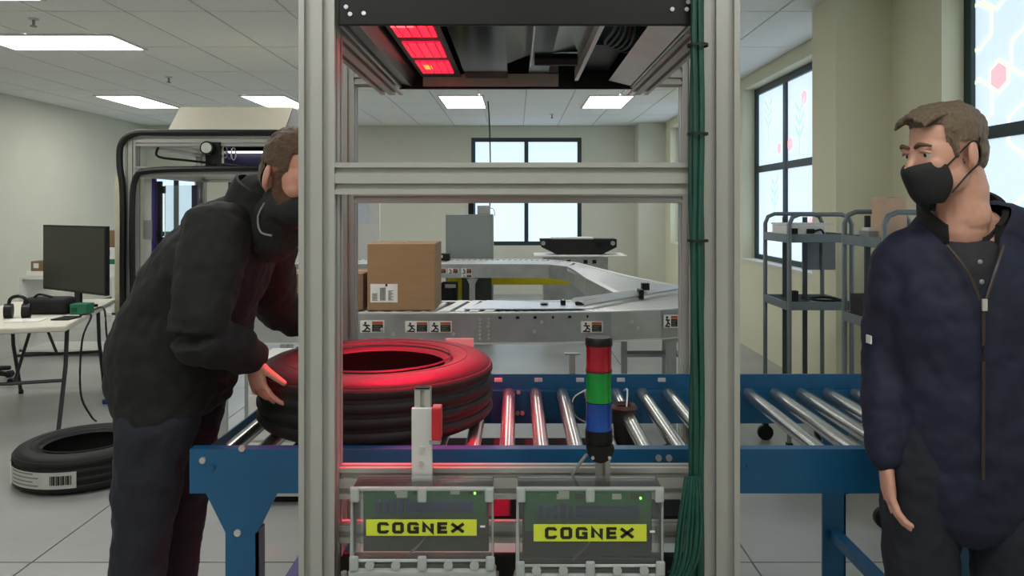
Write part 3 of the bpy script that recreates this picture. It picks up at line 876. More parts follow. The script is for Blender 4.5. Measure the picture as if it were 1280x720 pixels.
# near run: rollers well apart and raked over; the curve and the return run: close set
x = -1.75
while x < -.42:
    roll(Vector((x, 4.26)), Vector((x + .11, 4.80)), .022); x += .085
for k in range(4):      # wide pale bars of the transfer section
    xa = -.44 + k * .085
    MB().prism([(xa, 4.285), (xa + .055, 4.285), (xa + .135, 4.78), (xa + .08, 4.78)], 'z', CZ - .01, CZ + .012).build('transfer_bar', GALVL, gc)
o1 = resample(outer[2:9], 34); i1 = resample(inner[2:9], 34)
for a, c in zip(o1[1:-1], i1[1:-1]): roll(a, c, .021)
o2 = resample(outer[8:14], 44); i2 = resample(inner[8:14], 44)
for a, c in zip(o2[1:-1], i2[1:-1]): roll(a, c, .03)
o3 = resample(outer[13:], 50); i3 = resample(inner[13:], 50)
for a, c in zip(o3[1:], i3[1:]): roll(a, c, .026)
# guide rails over the merge
for (p0, p1, zz_) in (((.41, 4.47, CZ + .03), (1.33, 5.5, CZ + .04), 0), ((.36, 4.62, CZ + .03), (.80, 5.02, CZ + .035), 0)):
    MB().tube([p0, p1], [.018, .018], 4, (0, 0, 1), ell=[.028, .028]).build('guide_rail', GALVL, gc)
x = .86
MB().box(x - .025, x + .025, 4.93, 4.98, CZ + .06, CZ + .105).build('guide_sensor', BLACK, gc)
MB().box(x - .055, x - .025, 4.86, 4.95, CZ + .01, CZ + .07).build('sensor_arm', BLACK, gc)
# support stands
def stand(x, y, wx=.0, wy=.0):
    MB().prism([(x - .06, CZ - .16), (x + .06, CZ - .16), (x + .03, CZ - .22), (x + .03, .015), (x - .03, .015), (x - .03, CZ - .22)], 'y', y, y + .03).build('support_leg', GALV, gc)
    MB().box(x - .06, x + .06, y - .04, y + .07, 0, .015).build('support_foot', GALV, gc)
for x, y in ((-1.7, 4.29), (-1.7, 4.74), (.94, 4.50), (-.75, 4.29), (-.75, 4.74), (X(590, 8.0), 8.03), (.72, 6.5), (X(590, 8.7), 8.68), (-2.3, 8.03), (1.2, 5.95), (.66, 5.9)):
    stand(x, y)
for (p0, p1) in (((.72, 5.1, .62), (1.4, 5.1, .62)), ((.72, 5.1, .5), (1.4, 5.1, .5)), ((-1.0, 4.35, .3), (-1.0, 4.76, .3))):
    MB().tube([p0, p1], [.022] * 2, 4, (0, 0, 1)).build('cross_brace', GALV, gc)
for x in (.74, 1.05, 1.38):
    MB().box(x - .02, x + .02, 5.08, 5.12, 0, CZ - .17).build('support_leg', GALV, gc)
# bolts on the near rail face
for px, py in ((492, 417), (478, 411), (567, 417), (668, 414), (677, 402), (791, 402), (799, 410), (610, 408)):
    Yb = 4.26; x = X(px, Yb)
    if px > 640: Yb = 4.26 + .05 * max(0, x) ** 1.2 * 1.5
    MB().cyl((x, Yb - .022, Z(py, Yb)), (x, Yb - .01, Z(py, Yb)), .01, 8).build('bolt', BOLT, gc, True)
for q in range(6):
    for dx in (0, .05):
        MB().cyl((X(600, 4.26) + dx, 4.236, CZ - .03 - .022 * q), (X(600, 4.26) + dx, 4.25, CZ - .03 - .022 * q), .008, 6).build('bolt', BOLT, gc, True)
for q in range(22):
    x = -1.0 + q * .1
    if x < 1.2:
        Yq = 4.255 if x < -.18 else 4.26 - .016 + .27 * max(0, (x + .18) / 1.28) ** 2
        MB().box(x, x + .018, Yq - .006, Yq - .001 + .01, CZ - .028, CZ - .014).build('axle_slot', BLACKM, gc)


def warning(px0, px1, py0, py1, Y, face=None, flip=False):
    """white sticker: figure pictogram at left, black panel with an orange head at right"""
    x0, x1 = X(px0, Y), X(px1, Y); z1, z0 = Z(py0, Y), Z(py1, Y)
    pl = MB().box(x0, x1, Y - .019, Y - .016, z0, z1).build('warning_label', PAPER, gc)
    w, h = x1 - x0, z1 - z0
    MB().box(x0 + w * .5, x1 - w * .05, Y - .0205, Y - .019, z0 + h * .08, z0 + h * .68).build('text_panel', INK, pl)
    MB().box(x0 + w * .5, x1 - w * .05, Y - .0205, Y - .019, z0 + h * .7, z0 + h * .93).build('warning_band', ORANGE, pl)
    for q in range(3):
        zq = z0 + h * (.18 + .16 * q)
        MB().box(x0 + w * .56, x1 - w * (.14 + .08 * (q % 2)), Y - .0215, Y - .0205, zq, zq + h * .05).build('text_line', mat('grey_print', '77786f', .7), pl)
    b = MB()
    b.cyl((x0 + w * .22, Y - .0205, z0 + h * .8), (x0 + w * .22, Y - .019, z0 + h * .8), h * .1, 8)
    for seg_ in (((.2, .68), (.3, .42)), ((.3, .42), (.42, .22)), ((.3, .42), (.18, .16)), ((.12, .62), (.4, .58)), ((.08, .12), (.42, .1))):
        (a0, b0), (a1, b1) = seg_
        b.tube([(x0 + w * a0, Y - .0198, z0 + h * b0), (x0 + w * a1, Y - .0198, z0 + h * b1)], [h * .06] * 2, 4, (0, 1, 0), ell=[h * .06] * 2)
    for v in b.bm.verts: v.co.y = max(Y - .0205, min(Y - .019, v.co.y))
    b.build('pictogram', INK, pl)
warning(451, 481, 400, 415, 4.262); warning(507, 536, 401, 415, 4.262); warning(537, 565, 401, 415, 4.262)
warning(726, 753, 401, 415, 4.305); warning(829, 847, 393, 409, 4.41)
for a, c in ((545, 558), (560, 573), (577, 590), (647, 661), (677, 689)): warning(a, c, 335, 342, 8.005)
warning(577, 590, 343, 346.5, 8.005)

# white sheet lying on the conveyor, small parts on it
ss = tag(MB().prism([(X(583, 4.6), 4.34), (.44, 4.36), (.36, 4.49), (.30, 4.60), (X(610, 4.75), 4.74)], 'z', CZ + .014, CZ + .018).build('plastic_sheet', SHEET, loc=(0, 4.5, CZ + .014)), 'white plastic sheet lying flat on the grey conveyor where its curve begins', 'sheet')
for px, py, w, h_, nm, lab, m in ((712, 378, .03, .03, 'cable_connector', 'small black square connector standing on the white plastic sheet', BLACK), (688, 384, .05, .016, 'cable_clip', 'small steel clip at the middle of the white plastic sheet', GALV),
                             (735, 384, .07, .02, 'bolt_pile', 'flat dark bracket at the right end of the white plastic sheet', BLACKM)):
    Yp = 4.5; x = X(px * .98 + 6, Yp); t = thing('small_bracket' if nm == 'bolt_pile' else nm, lab, 'hardware', (x, Yp, CZ + .018))
    MB().bevbox(x - w / 2, x + w / 2, Yp - .02, Yp + .02, CZ + .018, CZ + .018 + h_, .004).build('body', m, t)
    MB().cyl((x - w * .4, Yp - .03, CZ + .026), (x + w * .3, Yp - .024, CZ + .026), .005, 8).build('pin', BLACKM, t, True)
    MB().box(x - w * .15, x + w * .15, Yp - .021, Yp + .0, CZ + .018 + h_, CZ + .024 + h_).build('tab', WHITE, t)


# ------------------------------------------------------------------ cardboard boxes
def carton(x0, x1, y0, y1, z0, z1, label, m, lab=None):
    t = thing('cardboard_box', label, 'box', ((x0 + x1) / 2, (y0 + y1) / 2, z0))
    MB().bevbox(x0, x1, y0, y1, z0, z1, .004).build('body', m, t)
    MB().box((x0 + x1) / 2 - .002, (x0 + x1) / 2 + .002, y0 + .01, y1 - .01, z1, z1 + .0015).build('seam', CARD2, t)
    MB().box(x0 + .002, x1 - .002, (y0 + y1) / 2 - .03, (y0 + y1) / 2 + .03, z1 + .0015, z1 + .0025).build('tape', CARDE, t)
    if lab:
        lx0, lx1, lz0, lz1 = lab
        pl = MB().box(lx0, lx1, y0 - .0025, y0 - .0005, lz0, lz1).build('shipping_label', PAPER, t)
        w, h = lx1 - lx0, lz1 - lz0
        MB().box(lx0 + w * .55, lx0 + w * .63, y0 - .0035, y0 - .0025, lz1 - h * .13, lz1 - h * .0).build('print_block', INK, pl)
        for q in range(12):
            MB().box(lx0 + w * (.36 + .018 * q), lx0 + w * (.366 + .018 * q + .006 * (q % 3 == 0)), y0 - .0035, y0 - .0025, lz0 + h * .1, lz0 + h * .8).build('barcode_bar', INK, pl)
        for q in range(10):
            MB().box(lx0 + w * .66, lx0 + w * (.86 - .05 * (q % 3)), y0 - .0035, y0 - .0025, lz0 + h * (.12 + .055 * q), lz0 + h * (.15 + .055 * q)).build('print_line', mat('grey_print', '77786f', .7), pl)
        for q in range(7):
            MB().box(lx0 + w * .06, lx0 + w * (.28 - .04 * (q % 2)), y0 - .0035, y0 - .0025, lz0 + h * (.1 + .06 * q), lz0 + h * (.13 + .06 * q)).build('print_line', mat('grey_print', '77786f', .7), pl)
    return t
carton(X(459, 4.36), X(544, 4.36), 4.36, 4.72, CZ + .005, Z(304.5, 4.36), 'brown cardboard box with a white shipping label on the grey conveyor', CARD, (X(463, 4.36), X(497, 4.36), Z(378, 4.36), Z(355, 4.36)))
MB_box = carton(-1.5, -.90, 4.38, 4.74, CZ + .005, Z(342, 4.38), 'low wide cardboard box beside the labelled box on the grey conveyor', CARD2)

# ------------------------------------------------------------------ background items
cab = thing('electrical_cabinet', 'grey electrical cabinet with a thin whip antenna behind the far conveyor run', 'cabinet', (-.56, 9.2, 0))
cx0, cx1 = X(557, 9.0), X(616, 9.0)
MB().bevbox(cx0, cx1, 9.0, 9.4, .1, Z(268, 9.0), .008).build('body', GREYC, cab)
MB().box(cx0 + .02, cx1 - .02, 8.99, 9.0, .15, Z(270, 9.0)).build('door', GREYC, cab)
MB().box(cx0 + .03, cx0 + .06, 8.975, 8.99, .8, .9).build('handle', BLACK, cab)
MB().box(cx0 + .02, cx1 - .02, 9.02, 9.38, 0, .1).build('plinth', BLACKM, cab)
MB().tube([(X(612, 9.2), 9.2, Z(268, 9)), (X(613, 9.2), 9.2, 1.9), (X(612, 9.2), 9.2, 2.5), (X(610, 9.2), 9.2, 2.82)], .008, 6, smooth=True).build('antenna', BLACKM, cab, True)
ztop = Z(268, 9.0)
MB().box(X(580, 9.2), X(586, 9.2), 9.1, 9.2, ztop, ztop + .08).build('connector_block', WHITE, cab)
MB().box(X(586, 9.2), X(593, 9.2), 9.1, 9.2, ztop, ztop + .14).build('connector_block', BLACK, cab)
mt_ = MB().bevbox(X(597, 9.2), X(613, 9.2), 9.1, 9.25, ztop, ztop + .11, .006).build('junction_box', GALV, cab)
MB().tube([(X(612, 9.1), 9.1, ztop + .08), (X(617, 9.1), 9.1, ztop + .06), (X(619, 9.1), 9.1, ztop - .02)], .004, 6, smooth=True).build('cable', CABK, cab, True)

dt = thing('dark_panel', 'dark grey guard panel below the far conveyor run', 'panel', (X(594, 8.86), 8.86, 0))
MB().bevbox(X(577, 8.8), X(614, 8.8), 8.83, 8.86, 0, .70, .006).build('sheet', mat('dark_grey_panel', '3d4443', .6), dt)
MB().box(X(577, 8.8), X(614, 8.8), 8.81, 8.83, .05, .1).build('kick_strip', BLACKM, dt)
yr = thing('guard_rail', 'yellow safety guard rail seen below the far conveyor run', 'rail', (X(650, 8.9), 8.9, 0))
MB().bevbox(X(560, 8.9), X(712, 8.9), 8.90, 8.95, .58, .675, .008).build('rail_bar', YEL, yr)
for px in (572, 604):
    MB().bevbox(X(px, 8.8) - .04, X(px, 8.8) + .045, 8.866, 8.898, 0.0, .68, .008).build('post', YEL, yr)
dm = thing('drive_motor', 'black conveyor drive motor on the floor left of the yellow post', 'motor', (X(556, 7.9), 7.9, .0))
MB().bevbox(X(546, 7.9), X(567, 7.9), 8.3, 8.5, .40, .66, .01).build('gearbox', BLACKM, dm)
MB().cyl((X(556, 7.9), 8.24, .55), (X(556, 7.9), 8.3, .55), .06, 14).build('housing', BLACK, dm, True)
MB().box(X(548, 7.9), X(564, 7.9), 8.32, 8.48, .0, .40).build('pedestal', BLACKM, dm)
MB().box(X(552, 7.9), X(566, 7.9), 8.295, 8.3, .61, .65).build('cover_plate', GALV, dm)
sbx = thing('starter_box', 'small black box on the far conveyor beside the grey cabinet', 'box', (X(551, 8.5), 8.5, CZ + .006))
MB().bevbox(X(545, 8.0), X(557, 8.0), 8.45, 8.58, CZ + .006, Z(317, 8.45), .006).build('body', BLACK, sbx)
MB().box(X(546, 8.0), X(548, 8.0), 8.445, 8.45, CZ + .04, CZ + .07).build('switch', WHITE, sbx)

# black device on a pale bench at the far side
bn = thing('bench', 'pale bench with grey body under the black machine near the far window', 'table', (X(727, 10.0), 10.2, 0))
MB().bevbox(X(668, 9.9), X(784, 9.9), 9.9, 10.5, .845, .87, .006).build('bench_top', WHITE, bn)
MB().bevbox(X(679, 10.0), X(760, 10.0), 9.96, 10.44, .08, .845, .005).build('body', GALV, bn)
for px in (708, 729, 740):
    MB().box(X(px, 10.0), X(px + 5, 10.0), 9.955, 9.96, .755, .805).build('warning_label', BLACK, bn)
MB().box(X(681, 10.0), X(758, 10.0), 9.98, 10.4, 0, .08).build('plinth', BLACKM, bn)
bd = thing('black_machine', 'low black machine with a tapered base on the far pale bench', 'machine', (X(723, 10.1), 10.1, .87))
MB().prism([(X(675, 10.0), Z(299, 10.0)), (X(771, 10.0), Z(299, 10.0)), (X(771, 10.0), Z(309, 10.0)), (X(752, 10.0), .871), (X(697, 10.0), .871), (X(677, 10.0), Z(309, 10.0))], 'y', 10.0, 10.35).build('housing', BLACKM, bd)
MB().box(X(690, 10.0), X(742, 10.0), 10.02, 10.3, Z(299, 10), Z(297, 10)).build('lid', WHITE, bd)
MB().box(X(745, 10.0), X(757, 10.0), 9.985, 10.0, Z(308, 10), Z(302, 10)).build('control_panel', BLACK, bd)
for px in (679, 766):
    MB().cyl((X(px, 10.0), 9.98, Z(304, 10)), (X(px, 10.0), 10.0, Z(304, 10)), .03, 10).build('knob', GALV, bd, True)
# tall white partition at the left of the view through the frame
wp = thing('white_partition', 'tall white partition board standing behind the cardboard boxes', 'partition', (X(455, 9.5), 9.5, 0))
MB().bevbox(X(425, 9.5), X(475, 9.5), 9.48, 9.53, .06, 1.72, .006).build('board', WHITE, wp)
MB().box(X(440, 9.5), X(462, 9.5), 9.475, 9.48, 1.3, 1.6).build('panel', mat('pale_panel', 'cfd8df', .4), wp)
for px in (430, 470): MB().box(X(px, 9.5) - .03, X(px, 9.5) + .03, 9.3, 9.7, 0, .06).build('foot', GREYC, wp)
# white drawer cabinet behind the left end of the conveyor
dc = thing('drawer_cabinet', 'small white drawer cabinet on the floor behind the bending man', 'cabinet', (X(320, 4.0), 4.0, 0))
MB().bevbox(X(309, 3.75), X(400, 3.75), 3.76, 4.15, .04, .72, .006).build('body', WHITE, dc)
for z0, z1 in ((.57, .7), (.33, .555), (.07, .315)):
    dr = MB().bevbox(X(311, 3.74), X(398, 3.74), 3.744, 3.76, z0, z1, .003).build('drawer', WHITE, dc)
    MB().box(X(345, 3.73), X(365, 3.73), 3.73, 3.744, (z0 + z1) / 2, (z0 + z1) / 2 + .015).build('handle', GALV, dr)
MB().box(X(315, 3.8), X(395, 3.8), 3.8, 4.1, 0, .04).build('plinth', BLACKM, dc)

# ------------------------------------------------------------------ left rear machine (tunnel frame with beige hood)
GY = 6.0
gm = thing('tunnel_machine', 'aluminium framed inspection tunnel with a beige sloped hood behind the bending man', 'machine', (-2.2, 6.6, 0))
gx0, gx1 = X(163, GY), -1.86
for y, dz in ((GY, 0), (GY + 1.3, 0)):
    for x in (gx0, gx1):
        MB().prism(slots(.085, .085, 2, 2, .012, .01, x, y + .04), 'z', .03, 2.085).build('post', ALU, gm)
        MB().box(x - .06, x + .06, y - .02, y + .1, 0, .03).build('foot', BLACK, gm)
    for z in (2.04, 1.795):
        MB().prism(slots(.08, .08, 2, 2, .012, .01, y + .04, z), 'x', gx0 + .043, gx1 - .043).build('crossbar', ALU, gm)
for x in (gx0, gx1):
    for z in (2.04, 1.795, .9):
        MB().prism(slots(.08, .08, 2, 2, .012, .01, x, z), 'y', GY + .083, GY + 1.297).build('side_rail', ALU, gm)
hz0, hz1 = 2.092, 2.35
hxa, hxb = X(207, GY), X(353, GY)
MB().prism([(GY, hz0), (GY + .26, hz1), (GY + 1.2, hz1), (GY + 1.2, hz0)], 'x', hxa, hxb).build('hood', BEIGE, gm)
MB().prism([(GY + .01, hz0), (GY + .26, hz1 - .01), (GY + 1.19, hz1 - .01), (GY + 1.19, hz0)], 'x', hxb, hxb + .012).build('hood_side', mat('hood_side_grey', '6a6a68', .6), gm)
for px in (225, 316):
    MB().cyl((X(px, GY), GY - .01, hz0 + .004), (X(px, GY), GY + .01, hz0 + .004), .02, 8).build('hood_latch', BOLT, gm, True)
# black cable hose over the corner and down the post; a second one along the lower bar
MB().tube([(gx1 - .02, GY - .02, 2.105), (gx0 + .3, GY - .02, 2.105), (gx0 + .05, GY - .02, 2.10), (gx0 - .06, GY - .02, 2.02), (gx0 - .075, GY - .02, 1.85), (gx0 - .05, GY - .02, 1.6), (gx0 - .05, GY - .02, .9), (gx0 - .05, GY - .02, .1)], .026, 8, (0, 1, 0), smooth=True).build('cable_hose', CABK, gm, True)
MB().tube([(gx1 - .02, GY - .03, 1.82), (gx0 + .6, GY - .03, 1.815), (gx0 + .16, GY - .03, 1.80), (gx0 + .06, GY - .03, 1.74), (gx0 + .03, GY - .03, 1.5), (gx0 + .035, GY - .03, .8)], .024, 8, (0, 1, 0), smooth=True).build('cable_hose', CABK, gm, True)
# sensor camera with round lens on the top bar, and light bars inside
lx = X(262, GY)
MB().box(lx + .02, lx + .09, GY - .02, GY + .02, 1.86, 2.03).build('camera_mount', BLACK, gm)
ln = MB().cyl((lx, GY - .06, 1.98), (lx, GY + .04, 1.98), .055, 18).build('ring_camera', BLACK, gm, True)
MB().cyl((lx, GY - .066, 1.98), (lx, GY - .06, 1.98), .042, 18).build('lens', mat('pale_lens', 'c9d0c8', .2), ln, True)
for q in range(4):
    xq = lx + .065 + .035 * q
    MB().lathe([(.05, -.006), (.055, 0), (.05, .006), (.045, 0)], (xq, GY + .06, 1.965 - .008 * q), 14, 'x').build('cable_coil', [mat('violet_sleeve', '8468b0', .4), WHITE][q % 2], gm, True)
MB().box(gx0 + .5, gx1 - .1, GY + .3, GY + .36, 1.985, 2.03).build('inner_bar', BLACK, gm)
MB().box(X(285, 6.5), X(360, 6.5), GY + .5, GY + .56, 1.985, 2.02).build('light_tube', TUBEL, gm)
MB().box(X(280, 6.6), X(372, 6.6), GY + .6, GY + .63, 1.84, 1.98).build('inner_panel', mat('dark_violet_panel', '1e1b33', .4), gm)
MB().box(X(258, 6.3), X(272, 6.3), GY + .28, GY + .36, 1.78, 1.95).build('inner_bracket', BLACK, gm)
MB().tube([(gx0 + .2, GY + .05, 1.99), (gx0 + .18, GY + .1, 1.92), (gx0 + .35, GY + .3, 1.9), (gx0 + .75, GY + .6, 1.86)], .01, 6, smooth=True).build('cable', CABK, gm, True)
# white inner door panels with violet edge and a lit doorway behind
MB().box(gx0 + .06, gx0 + .12, GY + .10, GY + .13, .3, 1.74).build('door_strip', WHITE, gm)
MB().box(gx0 + .125, gx0 + .15, GY + .10, GY + .13, .3, 1.74).build('edge_strip', mat('violet_strip', '3b2f78', .4), gm)
MB().box(gx0 + .155, gx0 + .19, GY + .12, GY + .15, .3, 1.72).build('edge_strip', BLACK, gm)
MB().box(gx0 + .06, gx0 + .13, GY + .085, GY + .10, 1.25, 1.4).build('door_latch', ALU, gm)
for z in (1.2, .93, 1.62):
    MB().box(gx0 + .19, gx0 + .22, GY + .11, GY + .14, z, z + .06).build('hinge', BLACK, gm)
MB().box(X(205, 7.2), X(240, 7.2), GY + 1.21, GY + 1.23, .3, 1.72).build('rear_door', CLEAR, gm)
MB().box(X(240, 7.2), X(247, 7.2), GY + 1.19, GY + 1.23, .3, 1.72).build('rear_door_frame', mat('dark_violet_panel', '1e1b33', .4), gm)

pn = thing('cabinet_panel', 'tall cream cabinet side panel left of the aluminium inspection tunnel', 'cabinet', (X(150, 6.3), 6.3, 0))
MB().bevbox(X(143, 6.2), X(156.5, 6.2), 6.2, 6.75, .05, Z(220, 6.2), .006).build('body', mat('cream_panel', 'd2ceb4', .6), pn)
MB().box(X(145, 6.2), X(155, 6.2), 6.22, 6.7, 0, .05).build('plinth', BLACKM, pn)

# ------------------------------------------------------------------ left folding table and what is on it
TA = math.radians(17.5)
dv = Vector((-math.sin(TA), math.cos(TA))); nv = Vector((-math.cos(TA), -math.sin(TA)))
TCN = Vector((-3.50, 5.42))
def T(u, v): p = TCN + dv * u + nv * v; return (p.x, p.y)       # u along the table, v to its left
tb = thing('folding_table', 'cream plastic folding table with dark steel legs at the left edge', 'table', (TCN.x, TCN.y, 0))
b = MB(); b.bevbox(-.38, .38, -.76, .76, .70, .74, .012, 3)
b.xform(Matrix.Translation((TCN.x, TCN.y, 0)) @ Matrix.Rotation(TA, 4, 'Z'))
b.build('tabletop', TABLE, tb)
LEGM = mat('table_leg_steel', '33363a', .4, .4)
for u, s in ((-.5, -1), (.6, 1)):
    for v in (-.30, .30):
        p0, p1, p2 = T(u - s * .1, v), T(u - s * .06, v), T(u + s * .12, v)
        MB().tube([(*p0, .70), (*p1, .42), (*p2, .01)], .014, 8).build('leg', LEGM, tb, True)
        MB().cyl((*p2, 0), (*p2, .03), .018, 8).build('leg_tip', BLACKM, tb, True)
    MB().tube([(*T(u - s * .02, -.30), .33), (*T(u - s * .02, .30), .33)], .012, 8).build('leg_bar', LEGM, tb, True)
    MB().tube([(*T(u - s * .05, 0), .33), (*T(u - s * .45, 0), .69)], .011, 8).build('brace', LEGM, tb, True)

mo = thing('monitor', 'large black flat monitor standing on the cream folding table', 'monitor', (X(95, 5.75), 5.75, .74))
p0 = Vector((X(54, 5.95), 5.95)); p1 = Vector((X(132, 5.45), 5.45))
dd = (p1 - p0).normalized(); nn = Vector((-dd.y, dd.x))
def mon(t0, t1, z0, z1, o0, o1, name, m, par=mo):
    q = [p0 + dd * t0 + nn * o0, p0 + dd * t1 + nn * o0, p0 + dd * t1 + nn * o1, p0 + dd * t0 + nn * o1]
    return MB().prism([(v.x, v.y) for v in q], 'z', z0, z1).build(name, m, par)
L = (p1 - p0).length
mon(0, L, .855, 1.365, 0, .03, 'case', BLACK)
mon(.012, L - .012, .872, 1.353, -.002, 0, 'screen', SCREEN)
mon(L / 2 - .04, L / 2 + .04, .76, 1.0, .03, .05, 'stand', BLACK)
mon(L / 2 - .13, L / 2 + .13, .741, .76, -.07, .12, 'base', BLACK)
bg = thing('camera_bag', 'black soft bag lying on the cream folding table in front of the monitor', 'bag', (X(62, 5.5), 5.5, .74))
MB().bevbox(X(28, 5.3), X(84, 5.3), 5.28, 5.44, .741, .86, .035, 3).build('body', BLACKM, bg, True)
MB().tube([(X(38, 5.3), 5.33, .85), (X(50, 5.3), 5.30, .885), (X(70, 5.3), 5.33, .85)], .008, 6, smooth=True).build('strap', BLACK, bg, True)
hs = thing('headset', 'black headset at the left end of the cream folding table', 'headset', (X(22, 5.15), 5.15, .74))
MB().cyl((X(8, 5.15), 5.13, .79), (X(16, 5.15), 5.15, .79), .05, 16).build('ear_cup', BLACK, hs, True)
MB().cyl((X(30, 5.15), 5.13, .79), (X(38, 5.15), 5.15, .79), .05, 16).build('ear_cup', BLACK, hs, True)
MB().tube([(X(12, 5.15), 5.14, .8), (X(14, 5.15), 5.14, .87), (X(24, 5.15), 5.14, .89), (X(33, 5.15), 5.14, .87), (X(35, 5.15), 5.14, .8)], .012, 8, (0, 1, 0), smooth=True).build('headband', BLACK, hs, True)
gb = thing('green_carton', 'dark green carton lying between the bag and the monitor base', 'box', (X(98, 5.45), 5.45, .74))
MB().bevbox(X(87, 5.3), X(108, 5.3), 5.3, 5.4, .741, .815, .004).build('body', TEAL, gb)
MB().box(X(89, 5.3), X(96, 5.3), 5.297, 5.3, .76, .79).build('print_patch', mat('darker_green', '0f4a35', .5), gb)
pb_ = thing('open_notebook', 'open white notebook at the front edge of the cream folding table', 'notebook', (X(32, 5.0), 5.0, .74))
MB().box(-.105, -.003, -.07, .07, 0, .008).xform(Matrix.Translation((X(32, 5.0), 5.0, .7405)) @ Matrix.Rotation(.25, 4, 'Z')).build('left_page', PAPER, pb_)
MB().box(.003, .105, -.07, .07, 0, .006).xform(Matrix.Translation((X(32, 5.0), 5.0, .7405)) @ Matrix.Rotation(.25, 4, 'Z')).build('right_page', PAPER, pb_)
for k, pts in enumerate(([(X(100, 5.2), 5.2, .75), (X(112, 5.1), 5.12, .76), (X(108, 5.1), 5.05, .6), (X(106, 5.1), 5.05, .25), (X(113, 5.1), 5.1, .08), (X(120, 5.2), 5.2, .01)],
                         [(X(118, 5.5), 5.5, .75), (X(130, 5.4), 5.4, .77), (X(133, 5.4), 5.4, .6), (X(136, 5.5), 5.5, .45), (X(142, 5.8), 5.8, .3), (X(150, 6.0), 6.0, .012)])):
    t = tag(MB().tube(pts, .007, 6, smooth=True).build('power_cord', CABK, loc=pts[-1], smooth=True), ['thin black cord looping down from the front of the folding table', 'black cord hanging from the monitor end of the folding table'][k], 'cord')
kb = thing('mouse_pad', 'thin dark mouse pad lying at the right edge of the folding table', 'mouse pad', (X(84, 5.05), 5.05, .74))
MB().bevbox(X(72, 5.1), X(94, 5.1), 5.02, 5.18, .7405, .75, .003).build('pad', BLACK, kb)

# storage behind: low shelf with papers and boxes
rk = thing('storage_shelf', 'low white storage shelf stacked with papers behind the folding table', 'shelf', (X(90, 7.6), 7.7, 0))
sxa, sxb = X(32, 7.6), X(150, 7.6)
for z in (.05, .42, .78):
    MB().box(sxa, sxb, 7.5, 7.95, z, z + .025).build('board', WHITE, rk)
for x in (sxa, sxb - .03):
    MB().box(x, x + .03, 7.5, 7.95, 0, .78).build('side', WHITE, rk)
for i, (pxa, pxb, z, h_, m, nm, lab, cat) in enumerate((
        (34, 58, .806, .05, PAPER, 'paper_stack', 'stack of white papers at the left of the shelf behind the monitor', 'papers'),
        (40, 56, .857, .10, CARD2, 'paper_box', 'small brown box on the paper stack left of the monitor', 'box'),
        (128, 144, .806, .12, WHITE, 'white_box', 'white box lowest in the pile right of the monitor', 'box'),
        (129, 145, .927, .05, TEAL, 'green_folder', 'dark green folder in the pile right of the monitor', 'folder'),
        (127, 145, .978, .12, PAPER, 'file_box', 'pale file box in the pile right of the monitor', 'box'),
        (130, 144, 1.099, .17, CARD2, 'cardboard_box', 'brown cardboard box topmost in the pile right of the monitor', 'box'))):
    t = thing(nm, lab, cat, (X((pxa + pxb) / 2, 7.6), 7.7, z))
    MB().bevbox(X(pxa, 7.6), X(pxb, 7.6), 7.58, 7.85, z, z + h_, .005).build('body', m, t)
    if h_ > .06: MB().box(X(pxa, 7.6) + .03, X(pxb, 7.6) - .05, 7.576, 7.58, z + h_ * .3, z + h_ * .8).build('label', PAPER if m is not PAPER else GREYC, t)

# office chair beyond the table: one caster foot shows at the left edge
oc = thing('office_chair', 'black office chair whose caster foot shows at the left edge', 'chair', (-4.62, 6.3, 0))
ccx, ccy = -4.58, 6.3
for k in range(5):
    a = 2 * PI * k / 5 + .02
    e = (ccx + .31 * math.cos(a), ccy + .31 * math.sin(a))
    MB().tube([(ccx, ccy, .13), (*e, .085)], [.028, .02], 8).build('base_arm', BLACK, oc, True)
    MB().cyl((e[0], e[1] - .025, .03), (e[0], e[1] + .025, .03), .03, 14).build('caster', BLACK, oc, True)
MB().cyl((ccx, ccy, .12), (ccx, ccy, .45), .025).build('column', GALV, oc, True)
MB().bevbox(ccx - .24, ccx + .24, ccy - .23, ccy + .23, .45, .53, .03, 3).build('seat', BLACKM, oc, True)
MB().bevbox(ccx - .25, ccx - .19, ccy - .21, ccy + .21, .60, 1.0, .025, 3).build('backrest', BLACKM, oc, True)
MB().box(ccx - .25, ccx - .22, ccy - .03, ccy + .03, .47, .62).build('back_bar', BLACK, oc)

pg = thing('cable_plug', 'small blue and white plug lying on the concrete floor behind the man', 'plug', (X(138, 5.7), 5.7, .0))
MB().bevbox(X(129, 5.7), X(140, 5.7), 5.68, 5.72, .001, .035, .006).build('plug_body', mat('plug_blue', '2c3a8c', .4), pg)
MB().bevbox(X(140, 5.7), X(146, 5.7), 5.685, 5.715, .004, .03, .004).build('pin_end', WHITE, pg)
MB().tube([(X(146, 5.7), 5.7, .015), (X(152, 5.7), 5.74, .012), (X(162, 5.7), 5.72, .012)], .006, 6, smooth=True).build('lead', CABK, pg, True)


